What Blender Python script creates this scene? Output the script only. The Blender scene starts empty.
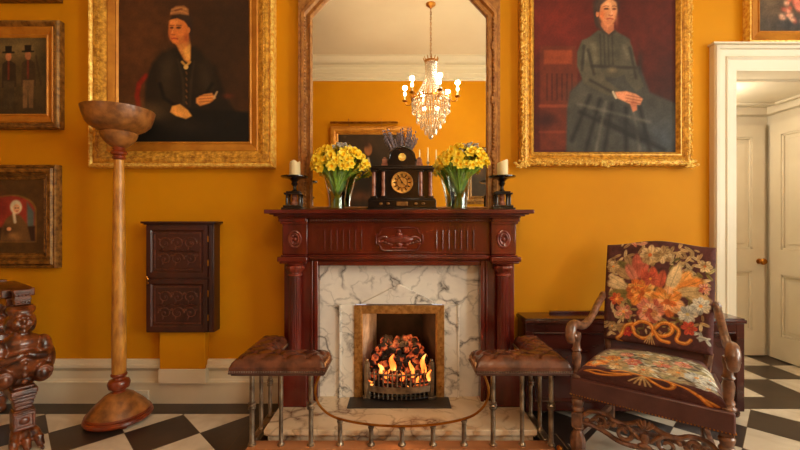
import bpy, math, random
import numpy as np
from mathutils import Vector, Matrix
PI = math.pi; sin = math.sin; cos = math.cos
SC = bpy.context.scene; COL = SC.collection
random.seed(7); RS = np.random.RandomState(5)
F = 390.0; EYE = 1.2
def S(px, py, Y):
    """world point at depth Y seen where the photograph shows (px, py)"""
    return Vector(((px-400)*Y/F, Y, EYE-(py-225)*Y/F))
def s2l(c): return tuple((x/12.92 if x <= .04045 else ((x+.055)/1.055)**2.4) for x in c)
def rgb(r, g, b): return s2l((r/255., g/255., b/255.))

# ------------------------------------------------------------ mesh builder
class MB:
    def __init__(s): s.v = []; s.f = []; s.m = []; s.mi = 0
    def add(s, vs, fs):
        o = len(s.v); s.v += [tuple(v) for v in vs]
        for f in fs: s.f.append([i+o for i in f]); s.m.append(s.mi)
    def box(s, x0, x1, y0, y1, z0, z1):
        if x0 > x1: x0, x1 = x1, x0
        if y0 > y1: y0, y1 = y1, y0
        if z0 > z1: z0, z1 = z1, z0
        s.add([(x0,y0,z0),(x1,y0,z0),(x1,y1,z0),(x0,y1,z0),(x0,y0,z1),(x1,y0,z1),(x1,y1,z1),(x0,y1,z1)],
              [(0,3,2,1),(4,5,6,7),(0,1,5,4),(1,2,6,5),(2,3,7,6),(3,0,4,7)])
        return s
    def lathe(s, prof, c=(0,0,0), n=24, mod=None, a0=0., a1=2*PI, axis='z'):
        full = abs(a1-a0-2*PI) < 1e-6; k = n if full else n+1
        vs = []
        for r, z in prof:
            for i in range(k):
                a = a0+(a1-a0)*i/n; rr = r*(mod(a, z) if mod else 1)
                p = (rr*cos(a), rr*sin(a), z)
                if axis == 'y': p = (p[0], p[2], p[1])
                if axis == 'x': p = (p[2], p[0], p[1])
                vs.append((c[0]+p[0], c[1]+p[1], c[2]+p[2]))
        fs = []
        for j in range(len(prof)-1):
            for i in range(n):
                a = j*k+i; b = j*k+(i+1) % k
                q = (a, b, b+k, a+k)
                fs.append(q[::-1] if axis == 'y' else q)
        if full:
            if prof[0][0] > 1e-5: fs.append(tuple(range(k))[::-1] if axis != 'y' else tuple(range(k)))
            if prof[-1][0] > 1e-5:
                t = tuple((len(prof)-1)*k+i for i in range(k)); fs.append(t if axis != 'y' else t[::-1])
        s.add(vs, fs); return s
    def ball(s, c, rx, ry=None, rz=None, n=12, rot=None):
        ry = rx if ry is None else ry; rz = rx if rz is None else rz
        m = max(4, n//2); vs = []; fs = []
        for j in range(m+1):
            t = PI*j/m
            for i in range(n):
                a = 2*PI*i/n
                p = Vector((rx*sin(t)*cos(a), ry*sin(t)*sin(a), -rz*cos(t)))
                if rot: p = rot @ p
                vs.append((c[0]+p.x, c[1]+p.y, c[2]+p.z))
        for j in range(m):
            for i in range(n):
                a = j*n+i; b = j*n+(i+1) % n
                fs.append((a, b, b+n, a+n))
        s.add(vs, fs); return s
    def tube(s, pts, r, n=8, closed=False, cap=True, flat=1.0):
        P = [Vector(p) for p in pts]; k = len(P)
        R = r if isinstance(r, (list, tuple)) else [r]*k
        T = []
        for i in range(k):
            a = P[(i-1) % k] if (closed or i > 0) else P[i]
            b = P[(i+1) % k] if (closed or i < k-1) else P[i]
            d = b-a; T.append(d.normalized() if d.length > 1e-9 else Vector((0,0,1)))
        up = Vector((0,1,0)) if abs(T[0].y) < .9 else Vector((1,0,0))
        vs = []
        for i in range(k):
            u = (up-T[i]*up.dot(T[i]))
            u = u.normalized() if u.length > 1e-6 else T[i].orthogonal().normalized()
            up = u; w = T[i].cross(u)
            for j in range(n):
                a = 2*PI*j/n
                vs.append(P[i]+u*(R[i]*cos(a)*flat)+w*(R[i]*sin(a)))
        fs = []
        for i in range(k if closed else k-1):
            for j in range(n):
                a = i*n+j; b = i*n+(j+1) % n; c = ((i+1) % k)*n
                fs.append((a, b, c+(j+1) % n, c+j))
        if cap and not closed:
            fs.append(tuple(range(n))[::-1]); fs.append(tuple((k-1)*n+j for j in range(n)))
        s.add(vs, fs); return s
    def prism(s, poly, y0, y1):
        """poly in (x,z), counter-clockwise seen from -Y; y0 nearer"""
        n = len(poly)
        s.add([(x, y0, z) for x, z in poly]+[(x, y1, z) for x, z in poly],
              [tuple(range(n)), tuple(range(n, 2*n))[::-1]]+[(i, i+n, (i+1) % n+n, (i+1) % n) for i in range(n)])
        return s
    def frame(s, x0, x1, z0, z1, prof, closed=True):
        """prof: list of (inset, y); mitred ring swept round the rectangle (or a given polygon)"""
        k = len(prof); vs = []
        cs = [(x0,z0,1,1),(x1,z0,-1,1),(x1,z1,-1,-1),(x0,z1,1,-1)]
        for (x, z, dx, dz) in cs:
            for (i, y) in prof: vs.append((x+dx*i, y, z+dz*i))
        fs = []
        for c in range(4):
            d = (c+1) % 4
            for j in range(k-1 if not closed else k):
                a = c*k+j; b = c*k+(j+1) % k; e = d*k+j; g = d*k+(j+1) % k
                fs.append((a, e, g, b))
        s.add(vs, fs); return s
    def ring(s, outer, inner_prof):
        """polygon rings: list of (poly, y) joined in order"""
        rings = inner_prof; k = len(rings[0][0]); vs = []
        for poly, y in rings: vs += [(x, y, z) for x, z in poly]
        fs = []
        for r_ in range(len(rings)-1):
            for i in range(k):
                j = (i+1) % k
                fs.append((r_*k+i, r_*k+j, (r_+1)*k+j, (r_+1)*k+i))
        s.add(vs, fs); return s
    def xf(s, M, start=0):
        for i in range(start, len(s.v)): s.v[i] = tuple(M @ Vector(s.v[i]))
        return s
    def build(s, name, mats, parent=None, bevel=0, world=False, smooth=35, loc=None, remesh=0, disp=None, subd=0):
        me = bpy.data.meshes.new(name)
        vs = s.v
        if world and parent is not None:
            M = chain(parent).inverted(); vs = [tuple(M @ Vector(v)) for v in vs]
        me.from_pydata(vs, [], s.f)
        if not isinstance(mats, (list, tuple)): mats = [mats]
        for m in mats: me.materials.append(m)
        if len(mats) > 1: me.polygons.foreach_set('material_index', s.m)
        me.polygons.foreach_set('use_smooth', [True]*len(me.polygons))
        me.update()
        try: me.set_sharp_from_angle(angle=math.radians(smooth))
        except Exception: pass
        o = bpy.data.objects.new(name, me); COL.objects.link(o)
        if parent is not None: o.parent = parent
        if loc: o.location = loc
        if remesh:
            md = o.modifiers.new('r', 'REMESH'); md.mode = 'VOXEL'; md.voxel_size = remesh; md.use_smooth_shade = True
        if subd:
            md = o.modifiers.new('s', 'SUBSURF'); md.levels = subd; md.render_levels = subd
        if bevel:
            md = o.modifiers.new('b', 'BEVEL'); md.width = bevel; md.segments = 2; md.limit_method = 'ANGLE'; md.angle_limit = .6
            md.harden_normals = False
        return o
def chain(o):
    M = Matrix.Identity(4)
    while o is not None:
        M = o.matrix_basis @ M; o = o.parent
    return M
def tag(o, label=None, cat=None, group=None, kind=None):
    if label: o['label'] = label
    if cat: o['category'] = cat
    if group: o['group'] = group
    if kind: o['kind'] = kind
    return o
def thing(name, label, cat, loc=(0,0,0), rz=0, group=None):
    o = bpy.data.objects.new(name, None); COL.objects.link(o); o.empty_display_size = .05
    o.location = loc; o.rotation_euler = (0,0,rz)
    return tag(o, label, cat, group)
def struct(name, mb, mat, **k):
    o = mb.build(name, mat, **k); o['kind'] = 'structure'; return o
def kids(o): return [c for c in KID.get(o.name, [])]
def dup(root, label=None, group=None):
    c = root.copy(); COL.objects.link(c)
    if label: c['label'] = label
    if group: c['group'] = group
    for ch in [x for x in bpy.data.objects if x.parent == root]:
        d = ch.copy(); COL.objects.link(d); d.parent = c
        for g in [x for x in bpy.data.objects if x.parent == ch]:
            e = g.copy(); COL.objects.link(e); e.parent = d
    return c

# ------------------------------------------------------------ materials
def nodes(name):
    m = bpy.data.materials.new(name); m.use_nodes = True
    nt = m.node_tree; b = nt.nodes['Principled BSDF']; return m, nt, b
def setp(b, **k):
    for a, v in k.items():
        a = a.replace('_', ' ')
        if a in b.inputs: b.inputs[a].default_value = v
def noise(nt, scale, detail=4, rough=.55, dist=0, stretch=None, coord='Object'):
    tc = nt.nodes.new('ShaderNodeTexCoord'); mp = nt.nodes.new('ShaderNodeMapping'); n = nt.nodes.new('ShaderNodeTexNoise')
    nt.links.new(tc.outputs[coord], mp.inputs[0]); nt.links.new(mp.outputs[0], n.inputs['Vector'])
    if stretch: mp.inputs['Scale'].default_value = stretch
    n.inputs['Scale'].default_value = scale; n.inputs['Detail'].default_value = detail
    n.inputs['Roughness'].default_value = rough; n.inputs['Distortion'].default_value = dist
    return n
def ramp(nt, src, stops):
    r = nt.nodes.new('ShaderNodeValToRGB'); cr = r.color_ramp
    while len(cr.elements) < len(stops): cr.elements.new(.5)
    for e, (p, c) in zip(cr.elements, stops):
        e.position = p; e.color = (*c, 1) if len(c) == 3 else c
    nt.links.new(src, r.inputs[0]); return r
def mat(name, c1, c2=None, scale=6, rough=.5, metal=0, bump=0, bscale=40, stretch=None, spec=.5, detail=4, coat=0, lo=.35, hi=.65, rvar=0, dist=0):
    m, nt, b = nodes(name)
    setp(b, Roughness=rough, Metallic=metal, Base_Color=(*c1, 1)); b.inputs['Specular IOR Level'].default_value = spec
    if coat: b.inputs['Coat Weight'].default_value = coat; b.inputs['Coat Roughness'].default_value = .12
    if c2:
        n = noise(nt, scale, detail, stretch=stretch, dist=dist)
        r = ramp(nt, n.outputs['Fac'], [(lo, c1), (hi, c2)]); nt.links.new(r.outputs[0], b.inputs['Base Color'])
    if bump:
        n2 = noise(nt, bscale, 4, stretch=stretch)
        bp = nt.nodes.new('ShaderNodeBump'); bp.inputs['Strength'].default_value = bump; bp.inputs['Distance'].default_value = .004
        nt.links.new(n2.outputs['Fac'], bp.inputs['Height']); nt.links.new(bp.outputs[0], b.inputs['Normal'])
    return m
def marble(name, base, base2, vein, rough=.25, sc=5, vw=.03, seed=0):
    m, nt, b = nodes(name); setp(b, Roughness=rough)
    n = noise(nt, sc*.7, 5); n.inputs['Distortion'].default_value = .6
    r0 = ramp(nt, n.outputs['Fac'], [(.35, base), (.7, base2)])
    tc = nt.nodes.new('ShaderNodeTexCoord'); mp = nt.nodes.new('ShaderNodeMapping'); mp.inputs['Location'].default_value = (seed, seed*.7, seed*.3)
    mp.inputs['Rotation'].default_value = (.3, .5, .2)
    nt.links.new(tc.outputs['Object'], mp.inputs[0])
    nw = nt.nodes.new('ShaderNodeTexNoise'); nw.inputs['Scale'].default_value = sc; nw.inputs['Detail'].default_value = 6
    nt.links.new(mp.outputs[0], nw.inputs['Vector'])
    mx = nt.nodes.new('ShaderNodeMixRGB'); mx.inputs[0].default_value = .30
    nt.links.new(mp.outputs[0], mx.inputs[1]); nt.links.new(nw.outputs['Color'], mx.inputs[2])
    cur = r0.outputs[0]
    for k, (vs, w, a) in enumerate(((sc*1.1, vw, .95), (sc*2.3, vw*1.0, .5))):
        vo = nt.nodes.new('ShaderNodeTexVoronoi'); vo.feature = 'DISTANCE_TO_EDGE'; vo.inputs['Scale'].default_value = vs
        nt.links.new(mx.outputs[0], vo.inputs['Vector'])
        rr = ramp(nt, vo.outputs['Distance'], [(0, (1,1,1)), (w*.3, (.6,.6,.6)), (w*2.2, (0,0,0))])
        nm = nt.nodes.new('ShaderNodeTexNoise'); nm.inputs['Scale'].default_value = sc*1.3+k; nt.links.new(mp.outputs[0], nm.inputs['Vector'])
        rm = ramp(nt, nm.outputs['Fac'], [(.40, (0,0,0)), (.54, (a,a,a))])
        mu = nt.nodes.new('ShaderNodeMath'); mu.operation = 'MULTIPLY'
        nt.links.new(rr.outputs[0], mu.inputs[0]); nt.links.new(rm.outputs[0], mu.inputs[1])
        m2 = nt.nodes.new('ShaderNodeMixRGB'); m2.inputs[2].default_value = (*vein, 1)
        nt.links.new(mu.outputs[0], m2.inputs[0]); nt.links.new(cur, m2.inputs[1]); cur = m2.outputs[0]
    nt.links.new(cur, b.inputs['Base Color']); return m
def emis(name, c, st):
    m, nt, b = nodes(name); setp(b, Base_Color=(*c, 1), Roughness=.5)
    b.inputs['Emission Color'].default_value = (*c, 1); b.inputs['Emission Strength'].default_value = st; return m
def thin_glass(name, tint=(1,1,1), refl=.12):
    m, nt, b = nodes(name); out = nt.nodes['Material Output']; nt.nodes.remove(b)
    t = nt.nodes.new('ShaderNodeBsdfTransparent'); t.inputs[0].default_value = (*tint, 1)
    g = nt.nodes.new('ShaderNodeBsdfGlossy'); g.inputs['Roughness'].default_value = .03
    lw = nt.nodes.new('ShaderNodeLayerWeight'); lw.inputs[0].default_value = .25
    ma = nt.nodes.new('ShaderNodeMath'); ma.operation = 'MULTIPLY_ADD'; ma.inputs[1].default_value = .55; ma.inputs[2].default_value = refl
    mx = nt.nodes.new('ShaderNodeMixShader')
    nt.links.new(lw.outputs['Facing'], ma.inputs[0]); nt.links.new(ma.outputs[0], mx.inputs[0])
    nt.links.new(t.outputs[0], mx.inputs[1]); nt.links.new(g.outputs[0], mx.inputs[2]); nt.links.new(mx.outputs[0], out.inputs[0])
    return m
def paint_mat(name, rough=.4, bump=.15, coat=0):
    m, nt, b = nodes(name); setp(b, Roughness=rough)
    a = nt.nodes.new('ShaderNodeAttribute'); a.attribute_name = 'paint'
    nt.links.new(a.outputs['Color'], b.inputs['Base Color']); b.inputs['Specular IOR Level'].default_value = .3
    n = noise(nt, 60, 3); bp = nt.nodes.new('ShaderNodeBump'); bp.inputs['Strength'].default_value = bump; bp.inputs['Distance'].default_value = .002
    nt.links.new(n.outputs['Fac'], bp.inputs['Height']); nt.links.new(bp.outputs[0], b.inputs['Normal'])
    b.inputs['Coat Weight'].default_value = coat
    return m

M = {}
M['wall'] = mat('orange_wall_paint', rgb(209,141,5), rgb(202,132,3), 1.3, .66, bump=.06, bscale=30, spec=.18)
M['cream'] = mat('cream_gloss_paint', rgb(226,214,188), rgb(216,203,176), 2, .38)
M['ceil'] = mat('ceiling_paint', rgb(206,190,158), rgb(200,182,150), 1, .8)
M['plaster'] = mat('cornice_plaster', rgb(214,202,172), None, 1, .7)
M['mahog'] = mat('mahogany', rgb(100,26,15), rgb(68,15,10), 5, .26, stretch=(1,1,.25), coat=.5, bump=.03)
M['mahog_v'] = mat('mahogany_upright', rgb(104,28,17), rgb(70,16,11), 7, .24, stretch=(2,2,.2), coat=.5)
M['carv'] = mat('mahogany_carving', rgb(136,54,36), rgb(88,26,16), 30, .3, coat=.4)
M['oak'] = mat('dark_oak', rgb(72,28,14), rgb(46,16,9), 8, .4, stretch=(1,1,.3), bump=.1, coat=.2)
M['oakr'] = mat('carved_dark_oak', rgb(104,50,28), rgb(56,22,12), 30, .36, bump=.25, bscale=70, coat=.3)
M['chest'] = mat('dark_chest_wood', rgb(82,34,26), rgb(54,20,15), 5, .2, stretch=(.3,1,1), coat=.3)
M['walnut'] = mat('carved_walnut', rgb(120,60,28), rgb(58,24,12), 22, .3, bump=.3, bscale=60, coat=.5)
M['walnutd'] = mat('figure_walnut', rgb(150,76,32), rgb(54,24,13), 14, .3, bump=.2, bscale=40, coat=.35, lo=.3, hi=.6)
M['chairwood'] = mat('chair_walnut', rgb(142,98,72), rgb(78,48,36), 25, .3, bump=.2, bscale=70, coat=.5)
M['gold'] = mat('gilt', rgb(236,180,66), rgb(170,112,28), 40, .42, metal=.3, bump=.5, bscale=110)
M['goldb'] = mat('bright_gilt', rgb(255,226,120), rgb(216,150,40), 50, .36, metal=.3, bump=.3, bscale=90)
M['goldd'] = mat('aged_gilt', rgb(158,112,48), rgb(92,58,22), 30, .42, metal=.4, bump=.5, bscale=90)
M['goldo'] = mat('ochre_gilt', rgb(206,140,44), rgb(176,110,28), 8, .45, metal=.3, bump=.15, bscale=60)
M['goldm'] = mat('dull_mirror_gilt', rgb(176,120,54), rgb(136,84,34), 30, .45, metal=.3, bump=.5, bscale=90)
M['brass'] = mat('brass', rgb(190,130,52), rgb(150,92,34), 12, .3, metal=.95, bump=.05)
M['brassf'] = mat('hammered_brass', rgb(206,156,88), rgb(158,110,56), 40, .34, metal=.7, bump=.5, bscale=120)
M['steel'] = mat('worn_steel', rgb(176,160,138), rgb(112,96,82), 14, .3, metal=.85, bump=.05)
M['copper'] = mat('coppery_fender_rail', rgb(196,134,88), rgb(156,98,60), 5, .34, metal=.3, stretch=(.3,1,1))
M['iron'] = mat('black_iron', rgb(34,30,28), rgb(22,18,16), 12, .45, metal=.6, bump=.2)
M['ironb'] = mat('polished_iron', rgb(176,158,134), rgb(100,86,74), 12, .3, metal=.85)
M['leather'] = mat('tufted_brown_leather', rgb(118,66,42), rgb(72,37,24), 14, .25, bump=.2, bscale=160, coat=.25)
M['leatherd'] = mat('leather_edge', rgb(104,66,52), rgb(72,44,34), 14, .34, bump=.2, bscale=160)
M['chairlea'] = mat('maroon_leather', rgb(94,54,50), rgb(76,41,38), 10, .38, bump=.15, bscale=200, coat=.15)
M['marb'] = marble('white_veined_marble', rgb(240,234,222), rgb(212,206,198), rgb(48,44,46), sc=4.2, vw=.034)
M['marb2'] = marble('white_veined_marble_slips', rgb(240,234,222), rgb(214,208,200), rgb(48,44,46), sc=4.8, vw=.032, seed=3.3)
M['marbh'] = marble('cream_hearth_marble', rgb(232,210,176), rgb(208,180,148), rgb(104,64,46), sc=3.2, vw=.025, seed=7)
M['slate'] = mat('dark_slate', rgb(52,44,40), rgb(38,32,30), 10, .45, bump=.1)
M['tile_w'] = mat('white_marble_tile', rgb(226,214,194), rgb(204,190,168), 3.5, .22, dist=1.2)
M['tile_d'] = mat('dark_slate_tile', rgb(66,52,44), rgb(48,38,34), 4, .3, bump=.04)
M['grout'] = mat('grout', rgb(120,100,80), None, 1, .9)
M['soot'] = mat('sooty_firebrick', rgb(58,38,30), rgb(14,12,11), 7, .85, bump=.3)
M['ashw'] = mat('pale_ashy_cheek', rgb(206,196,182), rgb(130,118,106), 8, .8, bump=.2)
M['lampw'] = mat('lamp_veneer', rgb(210,146,58), rgb(160,98,32), 26, .42, bump=.25, bscale=60, stretch=(1,1,.35), coat=.2)
M['lampb'] = mat('lamp_bowl_veneer', rgb(170,108,50), rgb(112,66,28), 16, .42, bump=.35, bscale=50, coat=.25)
M['lampt'] = mat('lamp_turned_mahogany', rgb(150,62,22), rgb(104,36,12), 10, .3, coat=.5)
M['black'] = mat('black_clock_marble', rgb(30,20,16), rgb(16,11,10), 10, .2, coat=.5)
M['pink'] = mat('rouge_marble', rgb(176,120,96), rgb(120,66,50), 30, .25)
M['dial'] = mat('gilt_dial', rgb(214,160,72), rgb(180,120,46), 50, .35, metal=.5, bump=.4, bscale=150)
M['wax'] = mat('ivory_wax', rgb(236,220,176), rgb(226,204,150), 6, .5)
M['wick'] = mat('wick', rgb(30,22,16), None, 1, .9)
M['petal'] = mat('daffodil_petal', rgb(255,240,92), rgb(255,226,50), 30, .5)
M['corona'] = mat('daffodil_trumpet', rgb(255,218,44), rgb(252,200,24), 40, .5)
M['stem'] = mat('green_stem', rgb(150,184,52), rgb(104,146,44), 12, .45)
M['leaf'] = mat('grey_green_leaf', rgb(110,150,82), rgb(76,120,60), 12, .5)
M['blossom'] = mat('grey_white_blossom', rgb(196,190,180), rgb(150,140,130), 60, .7)
M['lav'] = mat('dried_lavender', rgb(150,132,134), rgb(104,92,100), 80, .85)
M['lavs'] = mat('lavender_stem', rgb(120,104,72), None, 1, .8)
M['glass'] = thin_glass('clear_glass', (.96,.99,.95), .04)
M['water'] = thin_glass('vase_water', (.96,.99,.92), .01)
M['crystal'] = None
M['socket'] = mat('white_plastic', rgb(222,214,196), None, 1, .35)
M['canvas'] = paint_mat('oil_painting', .72, .25, 0)
M['tapestry'] = paint_mat('needlework_tapestry', .85, .6)
M['mount'] = mat('brown_picture_mount', rgb(84,54,20), rgb(70,44,16), 20, .8)
M['bulb'] = emis('warm_bulb', (1,.76,.42), 12)
M['room_dark'] = mat('dark_back', rgb(50,34,20), None, 1, .7)
# mirror
m, nt, b = nodes('mirror_silver'); setp(b, Base_Color=(.90,.87,.80,1), Metallic=1, Roughness=.0); M['mirror'] = m
# crystal: bright cut glass
m, nt, b = nodes('cut_crystal'); out = nt.nodes['Material Output']
gl = nt.nodes.new('ShaderNodeBsdfGlass'); gl.inputs['IOR'].default_value = 1.5; gl.inputs['Roughness'].default_value = .05; gl.inputs[0].default_value = (1,.97,.9,1)
tr = nt.nodes.new('ShaderNodeBsdfTranslucent'); tr.inputs[0].default_value = (1,.93,.8,1)
gs = nt.nodes.new('ShaderNodeBsdfGlossy'); gs.inputs['Roughness'].default_value = .1; gs.inputs[0].default_value = (1,.95,.85,1)
m1 = nt.nodes.new('ShaderNodeMixShader'); m1.inputs[0].default_value = .7; m2 = nt.nodes.new('ShaderNodeMixShader'); m2.inputs[0].default_value = .4
nt.links.new(tr.outputs[0], m1.inputs[1]); nt.links.new(gs.outputs[0], m1.inputs[2]); nt.links.new(m1.outputs[0], m2.inputs[1]); nt.links.new(gl.outputs[0], m2.inputs[2])
nt.links.new(m2.outputs[0], out.inputs[0]); M['crystal'] = m
# coal with glowing cracks
m, nt, b = nodes('glowing_coal'); setp(b, Base_Color=(*rgb(30,22,20),1), Roughness=.85)
n = noise(nt, 14, 5); r = ramp(nt, n.outputs['Fac'], [(.50, (0,0,0)), (.58, (.4,.04,.01)), (.68, (1,.2,.04)), (.8, (1,.55,.2))])
nt.links.new(r.outputs[0], b.inputs['Emission Color']); b.inputs['Emission Strength'].default_value = .8; M['coal'] = m
m, nt, b = nodes('fire_flame'); out = nt.nodes['Material Output']; nt.nodes.remove(b)
em = nt.nodes.new('ShaderNodeEmission'); em.inputs[1].default_value = 2.6
n = noise(nt, 20, 3, stretch=(1,1,.4)); r = ramp(nt, n.outputs['Fac'], [(.35, (1,.09,.01)), (.55, (1,.22,.03)), (.72, (1,.5,.12))])
nt.links.new(r.outputs[0], em.inputs[0])
tp = nt.nodes.new('ShaderNodeBsdfTransparent'); lw = nt.nodes.new('ShaderNodeLayerWeight'); lw.inputs[0].default_value = .35
mx = nt.nodes.new('ShaderNodeMixShader'); nt.links.new(lw.outputs['Facing'], mx.inputs[0]); nt.links.new(em.outputs[0], mx.inputs[1]); nt.links.new(tp.outputs[0], mx.inputs[2])
nt.links.new(mx.outputs[0], out.inputs[0]); M['flame'] = m

# ------------------------------------------------------------ painting on a mesh grid (vertex colours)
class Paint:
    def __init__(s, x0, x1, y0, y1, nx, ny, base):
        s.X, s.Y = np.meshgrid(np.linspace(x0, x1, nx), np.linspace(y0, y1, ny)); s.nx, s.ny = nx, ny
        s.C = np.zeros((ny, nx, 3)); s.C[:] = np.array(base)/255.
        s.wx = RS.rand(4)*6
    def mix(s, a, c):
        a = np.clip(a, 0, 1)[..., None]; s.C = s.C*(1-a)+np.array(c)/255.*a
    def ell(s, cx, cy, rx, ry, c, soft=.25, ang=0, al=1):
        dx = s.X-cx; dy = s.Y-cy; a = math.radians(ang)
        u = (dx*cos(a)+dy*sin(a))/rx; v = (-dx*sin(a)+dy*cos(a))/ry
        s.mix(al*(1-np.sqrt(u*u+v*v))/max(soft, 1e-3)+al*.5, c) if soft < .5 else s.mix(al*np.exp(-(u*u+v*v)*1.2), c)
        return s
    def poly(s, pts, c, soft=1., al=1):
        inside = np.zeros(s.X.shape, bool); D = np.full(s.X.shape, 1e9); n = len(pts)
        for i in range(n):
            x0, y0 = pts[i]; x1, y1 = pts[(i+1) % n]
            if y0 != y1:
                cnd = ((y0 > s.Y) != (y1 > s.Y)) & (s.X < (x1-x0)*(s.Y-y0)/(y1-y0)+x0); inside ^= cnd
            L2 = (x1-x0)**2+(y1-y0)**2+1e-9
            t = np.clip(((s.X-x0)*(x1-x0)+(s.Y-y0)*(y1-y0))/L2, 0, 1)
            D = np.minimum(D, np.hypot(s.X-x0-t*(x1-x0), s.Y-y0-t*(y1-y0)))
        sd = np.where(inside, D, -D); s.mix(al*np.clip(sd/soft+.5, 0, 1), c); return s
    def line(s, pts, w, c, soft=.7, al=1):
        D = np.full(s.X.shape, 1e9)
        for (x0, y0), (x1, y1) in zip(pts[:-1], pts[1:]):
            L2 = (x1-x0)**2+(y1-y0)**2+1e-9
            t = np.clip(((s.X-x0)*(x1-x0)+(s.Y-y0)*(y1-y0))/L2, 0, 1)
            D = np.minimum(D, np.hypot(s.X-x0-t*(x1-x0), s.Y-y0-t*(y1-y0)))
        s.mix(al*np.clip((w/2-D)/soft+.5, 0, 1), c); return s
    def grain(s, amp, k=1):
        n = RS.rand(s.ny, s.nx); n = (n+np.roll(n,1,0)+np.roll(n,1,1)+np.roll(n,(1,1),(0,1)))/4-.5
        g = RS.rand(s.ny//8+2, s.nx//8+2)
        yi = np.linspace(0, g.shape[0]-1.01, s.ny); xi = np.linspace(0, g.shape[1]-1.01, s.nx)
        y0 = yi.astype(int); x0 = xi.astype(int); fy = (yi-y0)[:, None]; fx = (xi-x0)[None]
        G = g[y0][:, x0]*(1-fy)*(1-fx)+g[y0+1][:, x0]*fy*(1-fx)+g[y0][:, x0+1]*(1-fy)*fx+g[y0+1][:, x0+1]*fy*fx-.5
        s.C = np.clip(s.C*(1+amp*(n+G)[..., None]*2), 0, 1); return s
def grid_obj(name, P, pos, mat_, parent, world=True, flip=False):
    """P: Paint; pos: array (ny,nx,3) of points"""
    ny, nx = P.ny, P.nx; vs = pos.reshape(-1, 3)
    if world and parent is not None:
        Mi = np.array(chain(parent).inverted()); vs = vs @ Mi[:3, :3].T+Mi[:3, 3]
    me = bpy.data.meshes.new(name)
    i = np.arange(ny*nx).reshape(ny, nx)
    q = np.stack([i[:-1,:-1], i[:-1,1:], i[1:,1:], i[1:,:-1]], -1).reshape(-1, 4)
    if not flip: q = q[:, ::-1]
    me.from_pydata(vs.tolist(), [], q.tolist())
    at = me.color_attributes.new('paint', 'FLOAT_COLOR', 'POINT')
    c = P.C.reshape(-1, 3); lin = np.where(c <= .04045, c/12.92, ((c+.055)/1.055)**2.4)
    at.data.foreach_set('color', np.concatenate([lin, np.ones((len(lin), 1))], 1).astype(np.float32).ravel())
    me.polygons.foreach_set('use_smooth', [True]*len(me.polygons)); me.materials.append(mat_)
    me.update(); o = bpy.data.objects.new(name, me); COL.objects.link(o)
    if parent is not None: o.parent = parent
    return o
def canvas(P, x0, x1, ytop, ybot, Y, parent, name='painted_canvas'):
    """flat canvas; P drawn in photo units over (x0..x1, ytop..ybot) on plane Y"""
    X = (P.X-400)*Y/F; Z = EYE-(P.Y-225)*Y/F
    return grid_obj(name, P, np.stack([X, np.full_like(X, Y), Z], -1), M['canvas'], parent)
# smooth
def chaikin(P, n=2):
    P = [Vector(p) for p in P]
    for _ in range(n):
        Q = [P[0]]
        for a, b2 in zip(P[:-1], P[1:]): Q += [a*.75+b2*.25, a*.25+b2*.75]
        Q.append(P[-1]); P = Q
    return P
# ============================================================ THE ROOM
WY = 2.64; SKY_ = 2.62; XL, XR, YB, ZC = -4.0, 4.0, -2.04, 4.25
LX0, LX1, LY1, LZ = 2.262, 3.39, 3.6, 2.27      # doorway left edge, lobby right wall, lobby back wall, lobby ceiling
# --- floor: real tiles laid with joints
def clip(poly, x0, x1, y0, y1):
    for ax, lim, sg in ((0,x0,1),(0,x1,-1),(1,y0,1),(1,y1,-1)):
        out = []
        for i in range(len(poly)):
            a = poly[i]; b = poly[(i+1) % len(poly)]
            ia = (a[ax]-lim)*sg >= 0; ib = (b[ax]-lim)*sg >= 0
            if ia: out.append(a)
            if ia != ib:
                t = (lim-a[ax])/(b[ax]-a[ax]); out.append((a[0]+t*(b[0]-a[0]), a[1]+t*(b[1]-a[1])))
        poly = out
        if not poly: return []
    return poly
fl = MB(); fl.mi = 0; fl.add([(XL,YB,-.0015),(XR,YB,-.0015),(XR,3.7,-.0015),(XL,3.7,-.0015)], [(0,1,2,3)])
def addpoly(p, m):
    if len(p) >= 3: fl.mi = m; fl.add([(x, y, 0) for x, y in p], [tuple(range(len(p)))])
D = .4368; H2 = D/2; G = .0018
def diag(x0, x1, y0, y1, ox, oy):
    for i in range(-40, 41):
        for j in range(-30, 31):
            if (i+j) % 2 == 0: continue
            cx = ox+i*H2; cy = oy+j*H2
            if cx < x0-H2 or cx > x1+H2 or cy < y0-H2 or cy > y1+H2: continue
            dark = (i % 2 != 0)
            h = H2-G*1.4
            addpoly(clip([(cx-h,cy),(cx,cy-h),(cx+h,cy),(cx,cy+h)], x0, x1, y0, y1), 1 if dark else 2)
def rect(x0, x1, y0, y1, m, step=.31, off=0, sy=None):
    x = x0-off
    while x < x1:
        y = y0
        while y < y1-1e-4:
            yy = min(y+(sy or (y1-y0)), y1)
            addpoly(clip([(x+G,y+G),(x+step-G,y+G),(x+step-G,yy-G),(x+G,yy-G)], x0, x1, y0, y1), m); y = yy
        x += step
diag(XL, -.92, YB, 2.476, -1.154, 2.25); diag(.92, XR, YB, 2.543, 2.061, 2.317)
diag(-.92, 0, YB, 1.75, -1.154, 2.25); diag(0, .92, YB, 1.75, 2.061, 2.317)
rect(-.92, .92, 1.75, 2.9, 1, .31, .31, .31)
rect(XL, -.92, 2.476, WY, 1, .31, .09); rect(.92, XR, 2.543, 2.72, 1, 2.2)
for i in range(-3, 5):
    for j in range(4):
        x = 2.55+.31*i; y = [2.72,3.033,3.331,3.64][j]; y2 = [3.033,3.331,3.64,3.95][j]
        addpoly(clip([(x+G,y+G),(x+.31-G,y+G),(x+.31-G,y2-G),(x+G,y2-G)], XL, 3.5, 2.72, 3.7), 1 if (i+j) % 2 == 0 else 2)
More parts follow.
